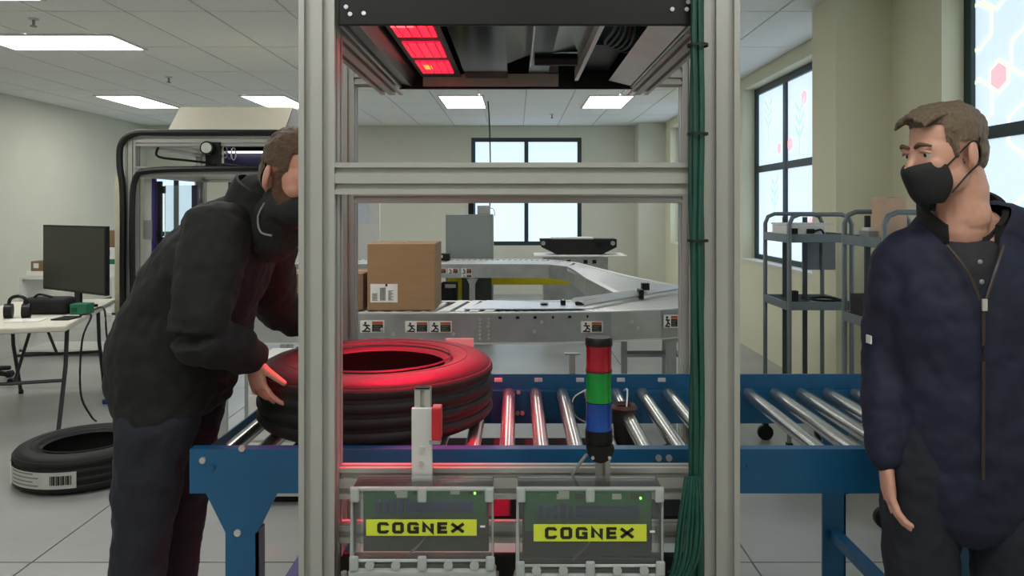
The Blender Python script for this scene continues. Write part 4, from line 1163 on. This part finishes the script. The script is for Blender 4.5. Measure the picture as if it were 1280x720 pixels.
# ------------------------------------------------------------------ service carts at right
def cart(x0, x1, y0, y1, shelf, top, label, dark):
    t = thing('service_cart', label, 'cart', ((x0 + x1) / 2, (y0 + y1) / 2, 0), 'grey service carts')
    zs = [.32, shelf - .40, shelf]
    for z in zs:
        MB().bevbox(x0, x1, y0, y1, z - .05, z - .045, .0015, 1).box(x0, x1, y0, y0 + .006, z - .045, z).box(x0, x1, y1 - .006, y1, z - .045, z).box(x0, x0 + .006, y0 + .006, y1 - .006, z - .045, z).box(x1 - .006, x1, y0 + .006, y1 - .006, z - .045, z).build('shelf', CARTG, t)
    for y in (y0 - .012, y1 + .012):
        # one bent tube per long side: post, rail, post
        r = .06
        pts = [(x0 + .012, y, .1), (x0 + .012, y, top - r), (x0 + .03, y, top - .018), (x0 + r + .012, y, top), (x1 - r - .012, y, top), (x1 - .03, y, top - .018), (x1 - .012, y, top - r), (x1 - .012, y, .1)]
        MB().tube(pts, .013, 10, (0, 1, 0)).build('tube_frame', CARTG, t, True)
    for x in (x0 + (x1 - x0) * .33, x0 + (x1 - x0) * .66):
        MB().box(x - .014, x + .014, y1 - .02, y1 - .006, .32, top - .02).build('upright', CARTD, t)  # shade on the uprights is put into a darker cart grey
    for x in (x0 + .012, x1 - .012):
        for y in (y0 - .012, y1 + .012):
            MB().cyl((x, y - .012, .05), (x, y + .012, .05), .05, 16).box(x - .016, x + .016, y - .018, y + .018, .08, .115).build('caster', BLACK, t, True)
    return t
ca = cart(X(955, 4.8), X(1066, 4.4), 4.4, 4.8, 1.345, 1.462, 'grey service cart with bent tube rail, farther of the two, below the window', True)
MB().bevbox(X(1004, 4.8), X(1046, 4.8), 4.815, 4.825, 1.10, 1.30, .002).build('side_box', mat('cart_box_grey', '777c82', .5), ca)
cb2 = cart(X(1054, 3.9), X(1190, 3.55), 3.5, 3.9, 1.36, 1.48, 'grey service cart with bent tube rail, nearer one beside the navy jacketed man', True)
# on the farther cart
t = thing('white_device', 'flat white device with black sockets on the farther grey cart', 'device', (X(1003, 4.540), 4.540, 1.3))
MB().bevbox(X(983, 4.470), X(1032, 4.470), 4.470, 4.720, 1.3005, 1.395, .005).build('case', WHITE, t)
MB().box(X(983, 4.470), X(1042, 4.470), 4.480, 4.740, 1.396, 1.408).build('lid', WHITE, t)
MB().bevbox(X(988, 4.470), X(997, 4.470), 4.463, 4.470, 1.343, 1.378, .002).build('socket', BLACK, t)
MB().bevbox(X(1008, 4.470), X(1018, 4.470), 4.463, 4.470, 1.347, 1.375, .002).build('socket', BLACK, t)
MB().tube([(X(1018, 4.460), 4.460, 1.36), (X(1026, 4.450), 4.450, 1.37), (X(1030, 4.450), 4.450, 1.345)], .006, 6, smooth=True).build('cable', BLACK, t, True)
t = thing('black_tray', 'black tray on the middle shelf of the farther grey cart', 'tray', (X(995, 4.570), 4.570, .9))
MB().box(X(983, 4.520), X(1010, 4.520), 4.480, 4.720, .9005, .935).box(X(983, 4.520), X(995, 4.520), 4.480, 4.520, .935, 1.0).build('body', BLACKM, t)
MB().box(X(986, 4.520), X(983, 4.520), 4.475, 4.480, .95, .98).build('label', GREYC, t)
t = thing('loose_cable', 'loose coil of dark cable on the middle shelf of the farther cart', 'cable', (X(1030, 4.570), 4.570, .9))
for k in range(3):
    MB().lathe([(.06 + .012 * k, -.007), (.07 + .012 * k, 0), (.06 + .012 * k, .007), (.052 + .012 * k, 0)], (X(1031, 4.570), 4.580, .912 + .014 * k), 20).build('turn', [BLACK, WHITE, BLACKM][k], t, True)
# on the nearer cart
t = thing('tan_carton', 'small tan carton on the nearer grey cart beside the navy jacketed man', 'box', (X(1118, 3.7), 3.7, 1.32))
MB().bevbox(X(1104, 3.7), X(1134, 3.7), 3.7, 3.82, 1.3155, Z(247, 3.7), .004).build('body', TAN, t)
MB().box(X(1117, 3.7) - .02, X(1117, 3.7) + .02, 3.699, 3.82, Z(247, 3.7), Z(246.5, 3.7)).build('tape', CARDE, t)
t = thing('pale_tray', 'pale plastic tray left of the tan carton on the nearer cart', 'tray', (X(1095, 3.75), 3.75, 1.32))
MB().bevbox(X(1086, 3.75), X(1101, 3.75), 3.75, 3.86, 1.3155, 1.385, .004).build('tray', mat('smoky_plastic', '8c918f', .3), t)
MB().box(X(1088, 3.75), X(1098, 3.75), 3.77, 3.84, 1.385, 1.40).build('insert', WHITE, t)
t = thing('spool', 'pair of small dark wheels at the left end of the nearer cart top', 'spool', (X(1078, 3.8), 3.8, 1.32))
for px in (1074, 1080):
    MB().cyl((X(px, 3.8), 3.82, 1.345), (X(px, 3.8), 3.85, 1.345), .011, 14).build('wheel', CARTD, t, True)
MB().box(X(1071, 3.8), X(1083, 3.8), 3.81, 3.86, 1.3155, 1.333).build('base', WHITE, t)
t = thing('black_case', 'black case on the middle shelf of the nearer grey cart', 'case', (X(1090, 3.7), 3.7, .92))
MB().bevbox(X(1085, 3.65), X(1108, 3.65), 3.65, 3.85, .9155, 1.06, .006).build('body', BLACKM, t)
MB().box(X(1092, 3.65), X(1102, 3.65), 3.643, 3.65, .99, 1.01).build('clasp', GALV, t)


# ------------------------------------------------------------------ people
def evaluate(b, name, voxel, smooth_it=3, disp=0.0, dscale=.12):
    """voxel-unite the collected solids into one continuous skin"""
    me = b.mesh(name + '_raw')
    o = bpy.data.objects.new('temporary', me); C.objects.link(o)
    r = o.modifiers.new('r', 'REMESH'); r.mode = 'VOXEL'; r.voxel_size = voxel
    if smooth_it:
        s = o.modifiers.new('s', 'SMOOTH'); s.factor = .5; s.iterations = smooth_it
    if disp:
        tx = bpy.data.textures.new('folds', 'CLOUDS'); tx.noise_scale = dscale; tx.noise_depth = 2
        dm_ = o.modifiers.new('d', 'DISPLACE'); dm_.texture = tx; dm_.strength = disp; dm_.texture_coords = 'GLOBAL'; dm_.mid_level = .5
    dg = bpy.context.evaluated_depsgraph_get(); dg.update()
    me2 = bpy.data.meshes.new_from_object(o.evaluated_get(dg))
    bpy.data.objects.remove(o); bpy.data.meshes.remove(me)
    me2.name = name
    return me2


def place(me, name, m, parent=None, loc=(0, 0, 0)):
    o0 = origin(parent) if parent is not None else Vector(loc)
    me.transform(Matrix.Translation(-o0))
    me.materials.clear(); me.materials.append(m)
    me.polygons.foreach_set('use_smooth', [True] * len(me.polygons))
    o = bpy.data.objects.new(name, me); C.objects.link(o)
    if parent is not None: o.parent = parent
    else: o.location = loc
    return o


def head_solids(M, s=1.0, chin=1.0):
    """head facing local -Y, z up, origin between the ears; returns solids moved by M"""
    b = MB()
    b.ball((0, .012, .045), (.074, .094, .078), seg=24, ring=16)           # cranium
    b.ball((0, -.03, -.005), (.064, .064, .088), seg=24, ring=16)          # face
    b.ball((0, -.045, -.075), (.045, .045, .04), seg=16, ring=12)          # jaw
    b.ball((0, -.073, -.098), (.022, .02, .018), seg=12, ring=8)           # chin
    for sx_ in (-1, 1):
        b.ball((sx_ * .042, -.02, -.062), (.022, .05, .036), seg=12, ring=8)      # jaw corner
        b.ball((sx_ * .037, -.060, -.022), (.022, .022, .024), seg=12, ring=8)      # cheek bone
        b.ball((sx_ * .028, -.084, .022), (.024, .012, .009), seg=12, ring=8)     # brow ridge
        er = Matrix.Rotation(sx_ * .35, 3, 'Z') @ Matrix.Rotation(-.15, 3, 'X')
        b.ball((sx_ * .078, .014, -.008), (.009, .019, .033), er, 14, 10)         # ear
        b.ball((sx_ * .074, .008, -.034), (.008, .009, .012), er, 10, 8)          # lobe
        b.ball((sx_ * .013, -.097, -.036), (.009, .012, .008), seg=10, ring=8)    # nostril
    b.tube([(0, -.088, .018), (0, -.098, -.005), (0, -.112, -.03)], [.008, .010, .013], 10, (1, 0, 0), ends=True)   # nose
    b.ball((0, -.090, -.06), (.024, .012, .007), seg=12, ring=8)            # upper lip
    b.ball((0, -.088, -.072), (.020, .012, .007), seg=12, ring=8)           # lower lip
    b.tube([(0, .03, -.03), (0, .035, -.09), (0, .045, -.17)], [.052, .052, .058], 18, (1, 0, 0), ends=True)         # neck
    b.xform(M)
    return b


def face_parts(M, root, hair_m, brow_m, s):
    for sx_ in (-1, 1):
        e = MB().ball((sx_ * .031, -.0745, .005), .0125, seg=14, ring=10).xform(M).build('eye', EYEW, root, True)
        MB().ball((sx_ * .031, -.0838, .004), (.0062, .004, .0062), seg=12, ring=8).xform(M).build('iris', IRIS, e, True)
        MB().tube([(sx_ * .016, -.087, .013), (sx_ * .031, -.0905, .0165), (sx_ * .047, -.083, .0095)], [.004, .005, .004], 8, (0, 0, 1), ends=True, smooth=True).xform(M).build('eyelid', SKIN2 if s else SKIN, root, True)
        MB().tube([(sx_ * .012, -.095, .026), (sx_ * .03, -.097, .033), (sx_ * .052, -.083, .026)], [.004, .0055, .003], 8, (0, 0, 1), ends=True, smooth=True).xform(M).build('eyebrow', brow_m, root, True)


def hand(b, wrist, M, curl=0.9, side=1, spread=.0, thumb=(.6, .5)):
    """hand in local frame: fingers run along -Z, palm faces -Y, thumb on +X*side; M places it at the wrist"""
    h = MB()
    h.tube([(0, 0, .03), (0, 0, 0), (0, 0, -.03), (0, -.002, -.075), (0, -.004, -.092)], [.027, .028, .038, .043, .038], 12, (1, 0, 0), ell=[.02, .018, .016, .015, .012], ends=True)
    for k, (x, L) in enumerate(((.034, .076), (.0115, .086), (-.0115, .08), (-.034, .064))):
        x *= side
        a = 0; p = Vector((x, -.003, -.088)); pts = [Vector((x * .9, 0, -.06)), p.copy()]
        for f in (.45, .32, .23):
            a += curl / 3 * (1 + .12 * k)
            p = p + Vector((x * spread * f, -math.sin(a) * L * f, -math.cos(a) * L * f)); pts.append(p.copy())
        h.tube(pts, [.009, .0088, .0084, .0078, .0068], 10, (1, 0, 0), ends=True)
    tx, ty = thumb
    h.tube([(.022 * side, -.002, -.02), (.045 * side, -.012 * ty * 2, -.045), (.062 * side, -.03 * ty * 2, -.068), (.070 * side, -.048 * ty * 2, -.088)], [.015, .0125, .0105, .009], 10, (0, 1, 0), ends=True)
    h.xform(M)
    b.add(h.bm); h.bm.free()


def frame(origin_, zdir, ydir):
    """matrix with local +Z along zdir, local +Y near ydir"""
    z = Vector(zdir).normalized(); y = Vector(ydir); y = (y - z * z.dot(y)).normalized(); x = y.cross(z)
    M = Matrix((x, y, z)).transposed().to_4x4(); M.translation = Vector(origin_)
    return M


# --- the bending man at left -------------------------------------------------
HP = Vector((-.645, 2.17, 1.585)); HS = 1.08
fwd = Vector((math.cos(d(38)), -math.sin(d(38)), -.30)).normalized()
upv = Vector((.18, 0, 1))
HM = frame(HP, upv - fwd * fwd.dot(upv), -fwd) @ Matrix.Scale(HS, 4)
b = head_solids(HM)
NB = Vector((-.79, 2.25, 1.47))
b.tube([HM @ Vector((0, .03, -.06)), HM @ Vector((0, .05, -.12)), NB], [.057, .058, .07], 16, ends=True)
# trunk and limbs under the clothes
b.tube([NB, (-.86, 2.26, 1.38), (-.95, 2.27, 1.22), (-1.03, 2.27, 1.05), (-1.04, 2.27, .92)], [.1, .17, .16, .15, .16], 18, (0, 1, 0), ell=[.07, .115, .115, .115, .12], ends=True, smooth=True, capf=.5)
SHn, ELn, WRn = Vector((-.845, 2.07, 1.39)), Vector((-.865, 2.03, 1.15)), Vector((-.772, 2.185, 1.065))
SHf, ELf, WRf = Vector((-.82, 2.46, 1.39)), Vector((-.86, 2.62, 1.17)), Vector((-.745, 2.70, 1.07))
for sh, el, wr in ((SHn, ELn, WRn), (SHf, ELf, WRf)):
    b.tube([sh, sh.lerp(el, .5), el, el.lerp(wr, .4), wr], [.055, .048, .04, .038, .026], 12, ends=True)
for y, kx in ((2.18, -1.10), (2.38, -1.08)):
    b.tube([(-1.04, y, .90), (-1.075, y, .68), (kx, y, .48), (kx - .02, y, .28), (kx - .05, y, .09)], [.085, .075, .055, .052, .036], 14, (0, 1, 0), ends=True)
# near hand on the outside of the tyre, thumb over its top edge
tang = Vector((.79, -.61, 0)).normalized()           # along the tread at the grip
outw = Vector((-.63, -.77, 0)).normalized()
HMn = frame(WRn, Vector((-.12, -.08, 1)), outw)
hand(b, WRn, HMn, .9, -1, .9, (.8, .45))
HMf = frame(WRf, Vector((-.5, -.2, .75)), Vector((0, .3, 1)))
hand(b, WRf, HMf, .5, 1, .5)
me = evaluate(b, 'person', .0036, 2)
man1 = place(me, 'person', SKIN, None, (-1.08, 2.28, 0))
tag(man1, 'person in black jacket bending over the conveyor to grip the tire', 'person')
face_parts(HM, man1, HAIR, BROW, 0)
# hair: cap over the cranium, leaving forehead, face and ears free
def hair_cap(M, m, root, front, sides, lift=.012, quiff=0.0, sweep=0):
    b = MB()
    b.ball((0, .018, .05), (.079 + lift * .3, .097 + lift * .3, .081 + lift), seg=28, ring=20)
    if sweep:
        b.ball((0, -.045, .098), (.052, .045, .026), seg=16, ring=10)
        for q in range(9):
            xq = -.048 + .012 * q
            b.tube([(xq * .9, -.01, .122 - abs(xq) * .4), (xq, -.06, .118 - abs(xq) * .4), (xq * 1.05 + .004, -.098, .104 - abs(xq) * .5 + .004 * (q % 2))], [.013, .012, .006], 8, (1, 0, 0), ends=True, smooth=True)
    b.ball((0, .045, .0), (.07 + lift * .2, .068 + lift * .2, .075), seg=20, ring=14)
    if quiff:
        b.ball((0, -.066, .098), (.05, .036, .026 + quiff), seg=16, ring=10)
        b.ball((.02, -.05, .105), (.05, .05, .025 + quiff), seg=16, ring=10)
        b.ball((0, -.088, .088), (.036, .022, .018), seg=16, ring=10)
    for sx_ in (-1, 1):
        b.ball((sx_ * .066, -.018, .014), (.011, .014, .03), seg=12, ring=8)     # sideburn
    me_raw = b
    # carve: drop what hangs in front of the face or round the ears
    me_ = evaluate(me_raw, 'hair', .004, 2)
    bm = bmesh.new(); bm.from_mesh(me_)
    kill = []
    for v in bm.verts:
        p = v.co
        face = p.y < -.045 and p.z < front
        ear = abs(p.x) > .055 and p.y > -.02 and p.y < .045 and p.z < sides
        low = p.z < -.055
        if face or ear or low: kill.append(v)
    bmesh.ops.delete(bm, geom=kill, context='VERTS')
    for v in bm.verts:
        n_ = noise.noise(v.co * 55) * .0035 + noise.noise(Vector((v.co.x * 140, v.co.y * 30, v.co.z * 60))) * .0025
        v.co += v.normal * n_
    bm.to_mesh(me_); bm.free()
    me_.transform(M)
    o = place(me_, 'hair', m, root)
    return o
hair_cap(HM, HAIR, man1, .072, .022, .010, .006)
# beard along the near jaw, dark gaiter over nose, mouth and neck
bb = MB()
for sx_ in (-1, 1):
    bb.tube([(sx_ * .068, -.012, .012), (sx_ * .064, -.024, -.03), (sx_ * .056, -.045, -.075)], [.014, .022, .022], 10, (0, 1, 0), ell=[.006, .008, .012], ends=True, smooth=True)
bb.tube([(-.056, -.045, -.075), (0, -.085, -.1), (.056, -.045, -.075)], [.018, .02, .018], 10, smooth=True, ends=True)
for sx_ in (-1, 1):
    bb.tube([(sx_ * .064, -.024, -.035), (sx_ * .058, -.05, -.05), (sx_ * .045, -.078, -.055)], [.02, .018, .014], 10, (0, 0, 1), ell=[.007, .007, .008], ends=True, smooth=True)
bb.xform(HM); place(evaluate(bb, 'beard', .004, 2), 'beard', BEARD, man1)
gt = MB()
gt.ball((0, -.055, -.062), (.062, .062, .042), seg=20, ring=14)
gt.ball((0, -.028, -.082), (.079, .080, .050), seg=20, ring=14)
gt.tube([(0, -.01, -.08), (0, .02, -.12), (0, .04, -.165)], [.074, .078, .085], 18, (1, 0, 0), ends=True)
gt.xform(HM)
place(evaluate(gt, 'neck_gaiter', .005, 3, .006, .03), 'neck_gaiter', GAIT, man1)
# jacket
jk = MB()
jk.tube([(-1.03, 2.27, .885), (-1.04, 2.27, .94), (-1.04, 2.27, 1.04), (-.985, 2.27, 1.19), (-.925, 2.265, 1.31), (-.86, 2.26, 1.40), (-.80, 2.25, 1.475)],
        [.20, .205, .205, .21, .22, .205, .12], 28, (0, 1, 0), ell=[.150, .175, .192, .178, .162, .135, .105], ends=True, smooth=True, capf=.2)
jk.tube([(-.80, 2.25, 1.46), (-.765, 2.235, 1.515)], [.10, .092], 22, (0, 1, 0), ell=[.098, .092], ends=True)
for sh, el, wr in ((SHn, ELn, WRn), (SHf, ELf, WRf)):
    s2 = sh + Vector((-.0, .03 if sh.y < 2.2 else -.03, .03))
    w2_ = el.lerp(wr, .93)
    jk.tube([s2 + Vector((-.03, .06 if sh.y < 2.2 else -.06, 0)), s2, sh.lerp(el, .5), el, el.lerp(wr, .45), w2_], [.09, .098, .088, .08, .072, .052], 16, ends=True, smooth=True)
man_j = place(evaluate(jk, 'jacket', .009, 4, .03, .09), 'jacket', JACK, man1)
# standing collar with a pale piping edge
co = MB()
c0 = Vector((-.79, 2.245, 1.48)); ax = Vector((.42, -.10, .75)).normalized()
ringsx = []
FM = frame(c0, ax, (0, 1, 0))
for r, z in ((.098, 0), (.100, .045), (.098, .085), (.090, .088), (.088, .04), (.086, 0)):
    ringsx.append((r, z))
tmp = MB().lathe(ringsx, (0, 0, 0), 40).xform(FM)
tmp.build('collar', JACK, man1, True)
MB().tube([HM @ Vector((-.075, -.005, -.075)), HM @ Vector((-.08, .0, -.115)), HM @ Vector((-.076, -.022, -.15)), HM @ Vector((-.06, -.05, -.15))], .003, 6, smooth=True).build('collar_piping', mat('grey_piping', '8f8f88', .6), man1, True)
# jeans and shoes
jn = MB()
jn.tube([(-1.045, 2.17, .90), (-1.045, 2.17, .875), (-1.065, 2.175, .78), (-1.09, 2.18, .60), (-1.105, 2.18, .46), (-1.125, 2.18, .26), (-1.15, 2.18, .08)], [.10, .105, .1, .088, .078, .075, .07], 18, (0, 1, 0), ell=[.12, .118, .105, .088, .078, .075, .07], smooth=True, ends=True)
jn.tube([(-1.045, 2.37, .90), (-1.045, 2.37, .875), (-1.06, 2.375, .78), (-1.075, 2.38, .60), (-1.085, 2.38, .46), (-1.105, 2.38, .26), (-1.13, 2.38, .08)], [.10, .105, .1, .088, .078, .075, .07], 18, (0, 1, 0), ell=[.12, .118, .105, .088, .078, .075, .07], smooth=True, ends=True)
place(evaluate(jn, 'jeans', .009, 3, .022, .07), 'jeans', JEAN, man1)
for y, x in ((2.18, -1.12), (2.38, -1.10)):
    q = MB().ball((x + .05, y, .045), (.14, .047, .04), seg=16, ring=10).ball((x - .02, y, .065), (.06, .042, .05), seg=12, ring=8).box(x - .085, x + .19, y - .042, y + .042, .0, .02)
    place(evaluate(q, 'shoe', .006, 3), 'shoe', SHOE, man1)

# --- the man at right --------------------------------------------------------
HP2 = Vector((1.036, 1.80, 1.632)); H2 = 0.93
fw2 = Vector((-math.cos(d(12)), -math.sin(d(12)), -.14)).normalized()
HM2 = frame(HP2, Vector((0, 0, 1)) - fw2 * fw2.z, -fw2) @ Matrix.Scale(H2, 4)
b = head_solids(HM2)
N2 = Vector((1.095, 1.83, 1.45))
b.tube([HM2 @ Vector((0, .03, -.04)), HM2 @ Vector((0, .045, -.10)), N2], [.055, .055, .060], 16, ends=True)
YAW = d(-13)
RB = Matrix.Rotation(YAW, 3, 'Z')
BC = Vector((1.108, 1.84, 0))
def B2(x, y, z): return BC + RB @ Vector((x, y, 0)) + Vector((0, 0, z))
sd = RB @ Vector((1, 0, 0))
b.tube([B2(0, .02, 1.45), B2(0, .02, 1.36), B2(0, 0, 1.18), B2(0, 0, 1.02), B2(0, .01, .9)], [.1, .165, .155, .14, .16], 18, sd, ell=[.06, .1, .1, .1, .11], ends=True, smooth=True)
arms2 = []
for s in (-1, 1):
    sh, el, wr = B2(s * .138, .02, 1.39 + .022 * s), B2(s * .168, .03, 1.12), B2(s * .19, -.05, .88)
    arms2.append((s, sh, el, wr))
    b.tube([sh, sh.lerp(el, .5), el, el.lerp(wr, .4), wr], [.054, .047, .04, .037, .026], 12, ends=True)
    fm = frame(wr, Vector((0, .12, 1)), sd * s)
    hand(b, wr, fm, .7, -s, .5)
for s in (-1, 1):
    b.tube([B2(s * .09, 0, .92), B2(s * .10, -.01, .68), B2(s * .10, -.015, .48), B2(s * .105, 0, .28), B2(s * .11, .015, .09)], [.08, .072, .054, .05, .036], 14, sd, ends=True)
man2 = place(evaluate(b, 'person', .0036, 2), 'person', SKIN2, None, (1.12, 1.84, 0))
tag(man2, 'person in navy jacket and black face mask standing at right looking left', 'person')
face_parts(HM2, man2, HAIR2, BROW, 1)
hair_cap(HM2, HAIR2, man2, .074, .026, .004, 0, 1)
# pleated mask with ear loops
mk = MB()
rows = []
for (z, yb, w, edge) in ((-.022, -.121, .050, -.062), (-.034, -.131, .062, -.050), (-.055, -.124, .068, -.044), (-.078, -.114, .067, -.044), (-.10, -.108, .058, -.050), (-.122, -.092, .040, -.055)):
    rows.append([(w * u, yb + (edge - yb) * abs(u) ** 2.1, z + .010 * abs(u) * (1 if z > -.05 else -.2)) for u in [-1 + i / 9 for i in range(19)]])
# thickness
outer_r = rows; inner_r = [[(x * .95, y + .006, z) for x, y, z in r] for r in rows]
vo = [[mk.bm.verts.new(p) for p in r] for r in outer_r]; vi = [[mk.bm.verts.new(p) for p in r] for r in inner_r]
R_, N_ = len(vo), len(vo[0])
for i in range(R_ - 1):
    for j in range(N_ - 1):
        mk.bm.faces.new((vo[i][j], vo[i][j + 1], vo[i + 1][j + 1], vo[i + 1][j])); mk.bm.faces.new((vi[i][j], vi[i + 1][j], vi[i + 1][j + 1], vi[i][j + 1]))
for j in range(N_ - 1):
    mk.bm.faces.new((vo[0][j], vi[0][j], vi[0][j + 1], vo[0][j + 1])); mk.bm.faces.new((vo[-1][j], vo[-1][j + 1], vi[-1][j + 1], vi[-1][j]))
for i in range(R_ - 1):
    mk.bm.faces.new((vo[i][0], vo[i + 1][0], vi[i + 1][0], vi[i][0])); mk.bm.faces.new((vo[i][-1], vi[i][-1], vi[i + 1][-1], vo[i + 1][-1]))
mk.xform(HM2)
mo2 = mk.build('face_mask', MASKM, man2, True)
sb = mo2.modifiers.new('sub', 'SUBSURF'); sb.levels = 2; sb.render_levels = 2
for s in (-1, 1):
    MB().tube([(s * .060, -.05, -.03), (s * .074, -.015, .003), (s * .081, .014, .024), (s * .080, .034, .008), (s * .079, .030, -.030), (s * .072, .0, -.055), (s * .060, -.045, -.098)], .0022, 6, (1, 0, 0), smooth=True).xform(HM2).build('ear_loop', MASKM, mo2, True)
# jacket open at the neck over a charcoal polo
jk = MB()
jk.tube([B2(0, .01, .80), B2(0, .0, .92), B2(0, 0, 1.08), B2(0, .0, 1.24), B2(0, .015, 1.36), B2(0, .03, 1.43)], [.17, .175, .172, .18, .18, .12], 28, sd, ell=[.135, .14, .138, .142, .125, .085], ends=True, smooth=True)
for s, sh, el, wr in arms2:
    jk.tube([B2(s * .07, .02, 1.42 + .03 * s), B2(s * .130, .02, 1.385 + .025 * s), sh.lerp(el, .4), el, el.lerp(wr, .5), el.lerp(wr, .93)], [.075, .080, .072, .062, .058, .048], 16, ends=True, smooth=True)
mj = evaluate(jk, 'jacket', .008, 4, .022, .08)
# cut the V of the neck opening
bm = bmesh.new(); bm.from_mesh(mj)
inv = RB.inverted()
for sg in (-1, 1):
    p0 = B2(-.01, 0, 1.30); nn_ = RB @ Vector((sg, 0, 0)) + Vector((0, 0, -.52))
    bmesh.ops.bisect_plane(bm, geom=bm.verts[:] + bm.edges[:] + bm.faces[:], plane_co=p0, plane_no=nn_.normalized())
bmesh.ops.bisect_plane(bm, geom=bm.verts[:] + bm.edges[:] + bm.faces[:], plane_co=B2(0, -.02, 1.3), plane_no=RB @ Vector((0, 1, 0)))
kill = []
for f in bm.faces:
    cc_ = f.calc_center_median(); q = inv @ (cc_ - BC)
    if q.y < -.02 and abs(q.x + .01) < max(0, (cc_.z - 1.30) * .52): kill.append(f)
bmesh.ops.delete(bm, geom=kill, context='FACES'); bm.to_mesh(mj); bm.free()
place(mj, 'jacket', NAVY, man2)
po = MB()
po.tube([B2(0, .0, 1.10), B2(0, .0, 1.24), B2(0, .01, 1.35), B2(0, .025, 1.415)], [.14, .155, .155, .085], 24, sd, ell=[.11, .122, .108, .072], ends=True, smooth=True)
place(evaluate(po, 'polo_shirt', .008, 3), 'polo_shirt', SHIRT, man2)
# collar of the jacket: standing, open at the front; and the polo collar inside it
def open_collar(r0, r1, h_, gap, drop, m, name, th=.012, back=.03):
    pts = []
    N = 30
    rs = []
    for i in range(N + 1):
        a = -PI / 2 + gap + (2 * PI - 2 * gap) * i / N
        f = (1 - math.sin(a)) / 2          # 1 at the front, 0 at the back
        zb = 1.455 - drop * f ** 1.6
        zt = zb + h_ * (1 - .25 * f)
        xr, yr = math.cos(a), math.sin(a)
        rs.append([tuple(B2(xr * (r0 + o), back + yr * (r0 * .92 + o) - .02 * f, z)) for o, z in ((0, zb), (th, zb), (th + r1, zt), (r1, zt))])
    return MB().rings(rs).build(name, m, man2, True)
open_collar(.082, .004, .10, .62, .085, COLL, 'jacket_collar', .014)
open_collar(.068, .003, .062, .30, .075, SHIRT, 'polo_collar', .007)
zp0 = B2(-.012, -.150, 1.28); zp1 = B2(-.012, -.146, .86)
for side_ in (-1, 1):
    MB().tube([B2(side_ * .060 - .01, -.100, 1.412), B2(side_ * .030 - .01, -.136, 1.357), B2(-.01 + side_ * .006, -.151, 1.29)], .004, 6, smooth=True).build('zip_edge', mat('dark_zip', '3a302c', .5, .3), man2, True)
MB().tube([B2(-.01, -.151, 1.285), B2(-.01, -.153, 1.15), B2(-.01, -.150, .88)], .004, 6, smooth=True).build('zip', mat('dark_zip', '3a302c', .5, .3), man2, True)
zq = B2(-.01, -.158, 1.288)
MB().bevbox(zq.x - .006, zq.x + .006, zq.y - .004, zq.y + .002, zq.z - .022, zq.z + .006, .002).build('zip_pull', BOLT, man2)
for q in range(2):
    p = B2(-.006, -.122 - .010 * q, 1.375 - .045 * q)
    MB().ball(tuple(p), (.006, .003, .006), seg=10, ring=6).build('button', mat('shirt_button', '8a8784', .4), man2, True)
MB().box(*(lambda p: (p.x - .002, p.x + .002, p.y - .012, p.y + .012, p.z - .02, p.z + .0))(B2(-.222, -.02, 1.18))).build('sleeve_tab', WHITE, man2)
tr = MB()
for s in (-1, 1):
    tr.tube([B2(s * .085, .01, .95), B2(s * .09, .0, .88), B2(s * .10, -.005, .68), B2(s * .10, -.01, .48), B2(s * .105, .0, .28), B2(s * .11, .01, .07)], [.095, .1, .09, .075, .07, .068], 18, sd, ell=[.115, .115, .095, .077, .072, .07], ends=True, smooth=True)
place(evaluate(tr, 'trousers', .009, 3, .02, .07), 'trousers', JEAN, man2)
for s in (-1, 1):
    c0 = B2(s * .11, -.04, .045); c1 = B2(s * .11, .03, .06)
    R3 = RB
    q = MB().ball(tuple(c0), (.048, .13, .04), R3, 16, 10).ball(tuple(c1), (.044, .06, .05), R3, 12, 8)
    for v in q.bm.verts: v.co.z = max(.002, v.co.z)
    place(evaluate(q, 'shoe', .006, 2), 'shoe', SHOE, man2)
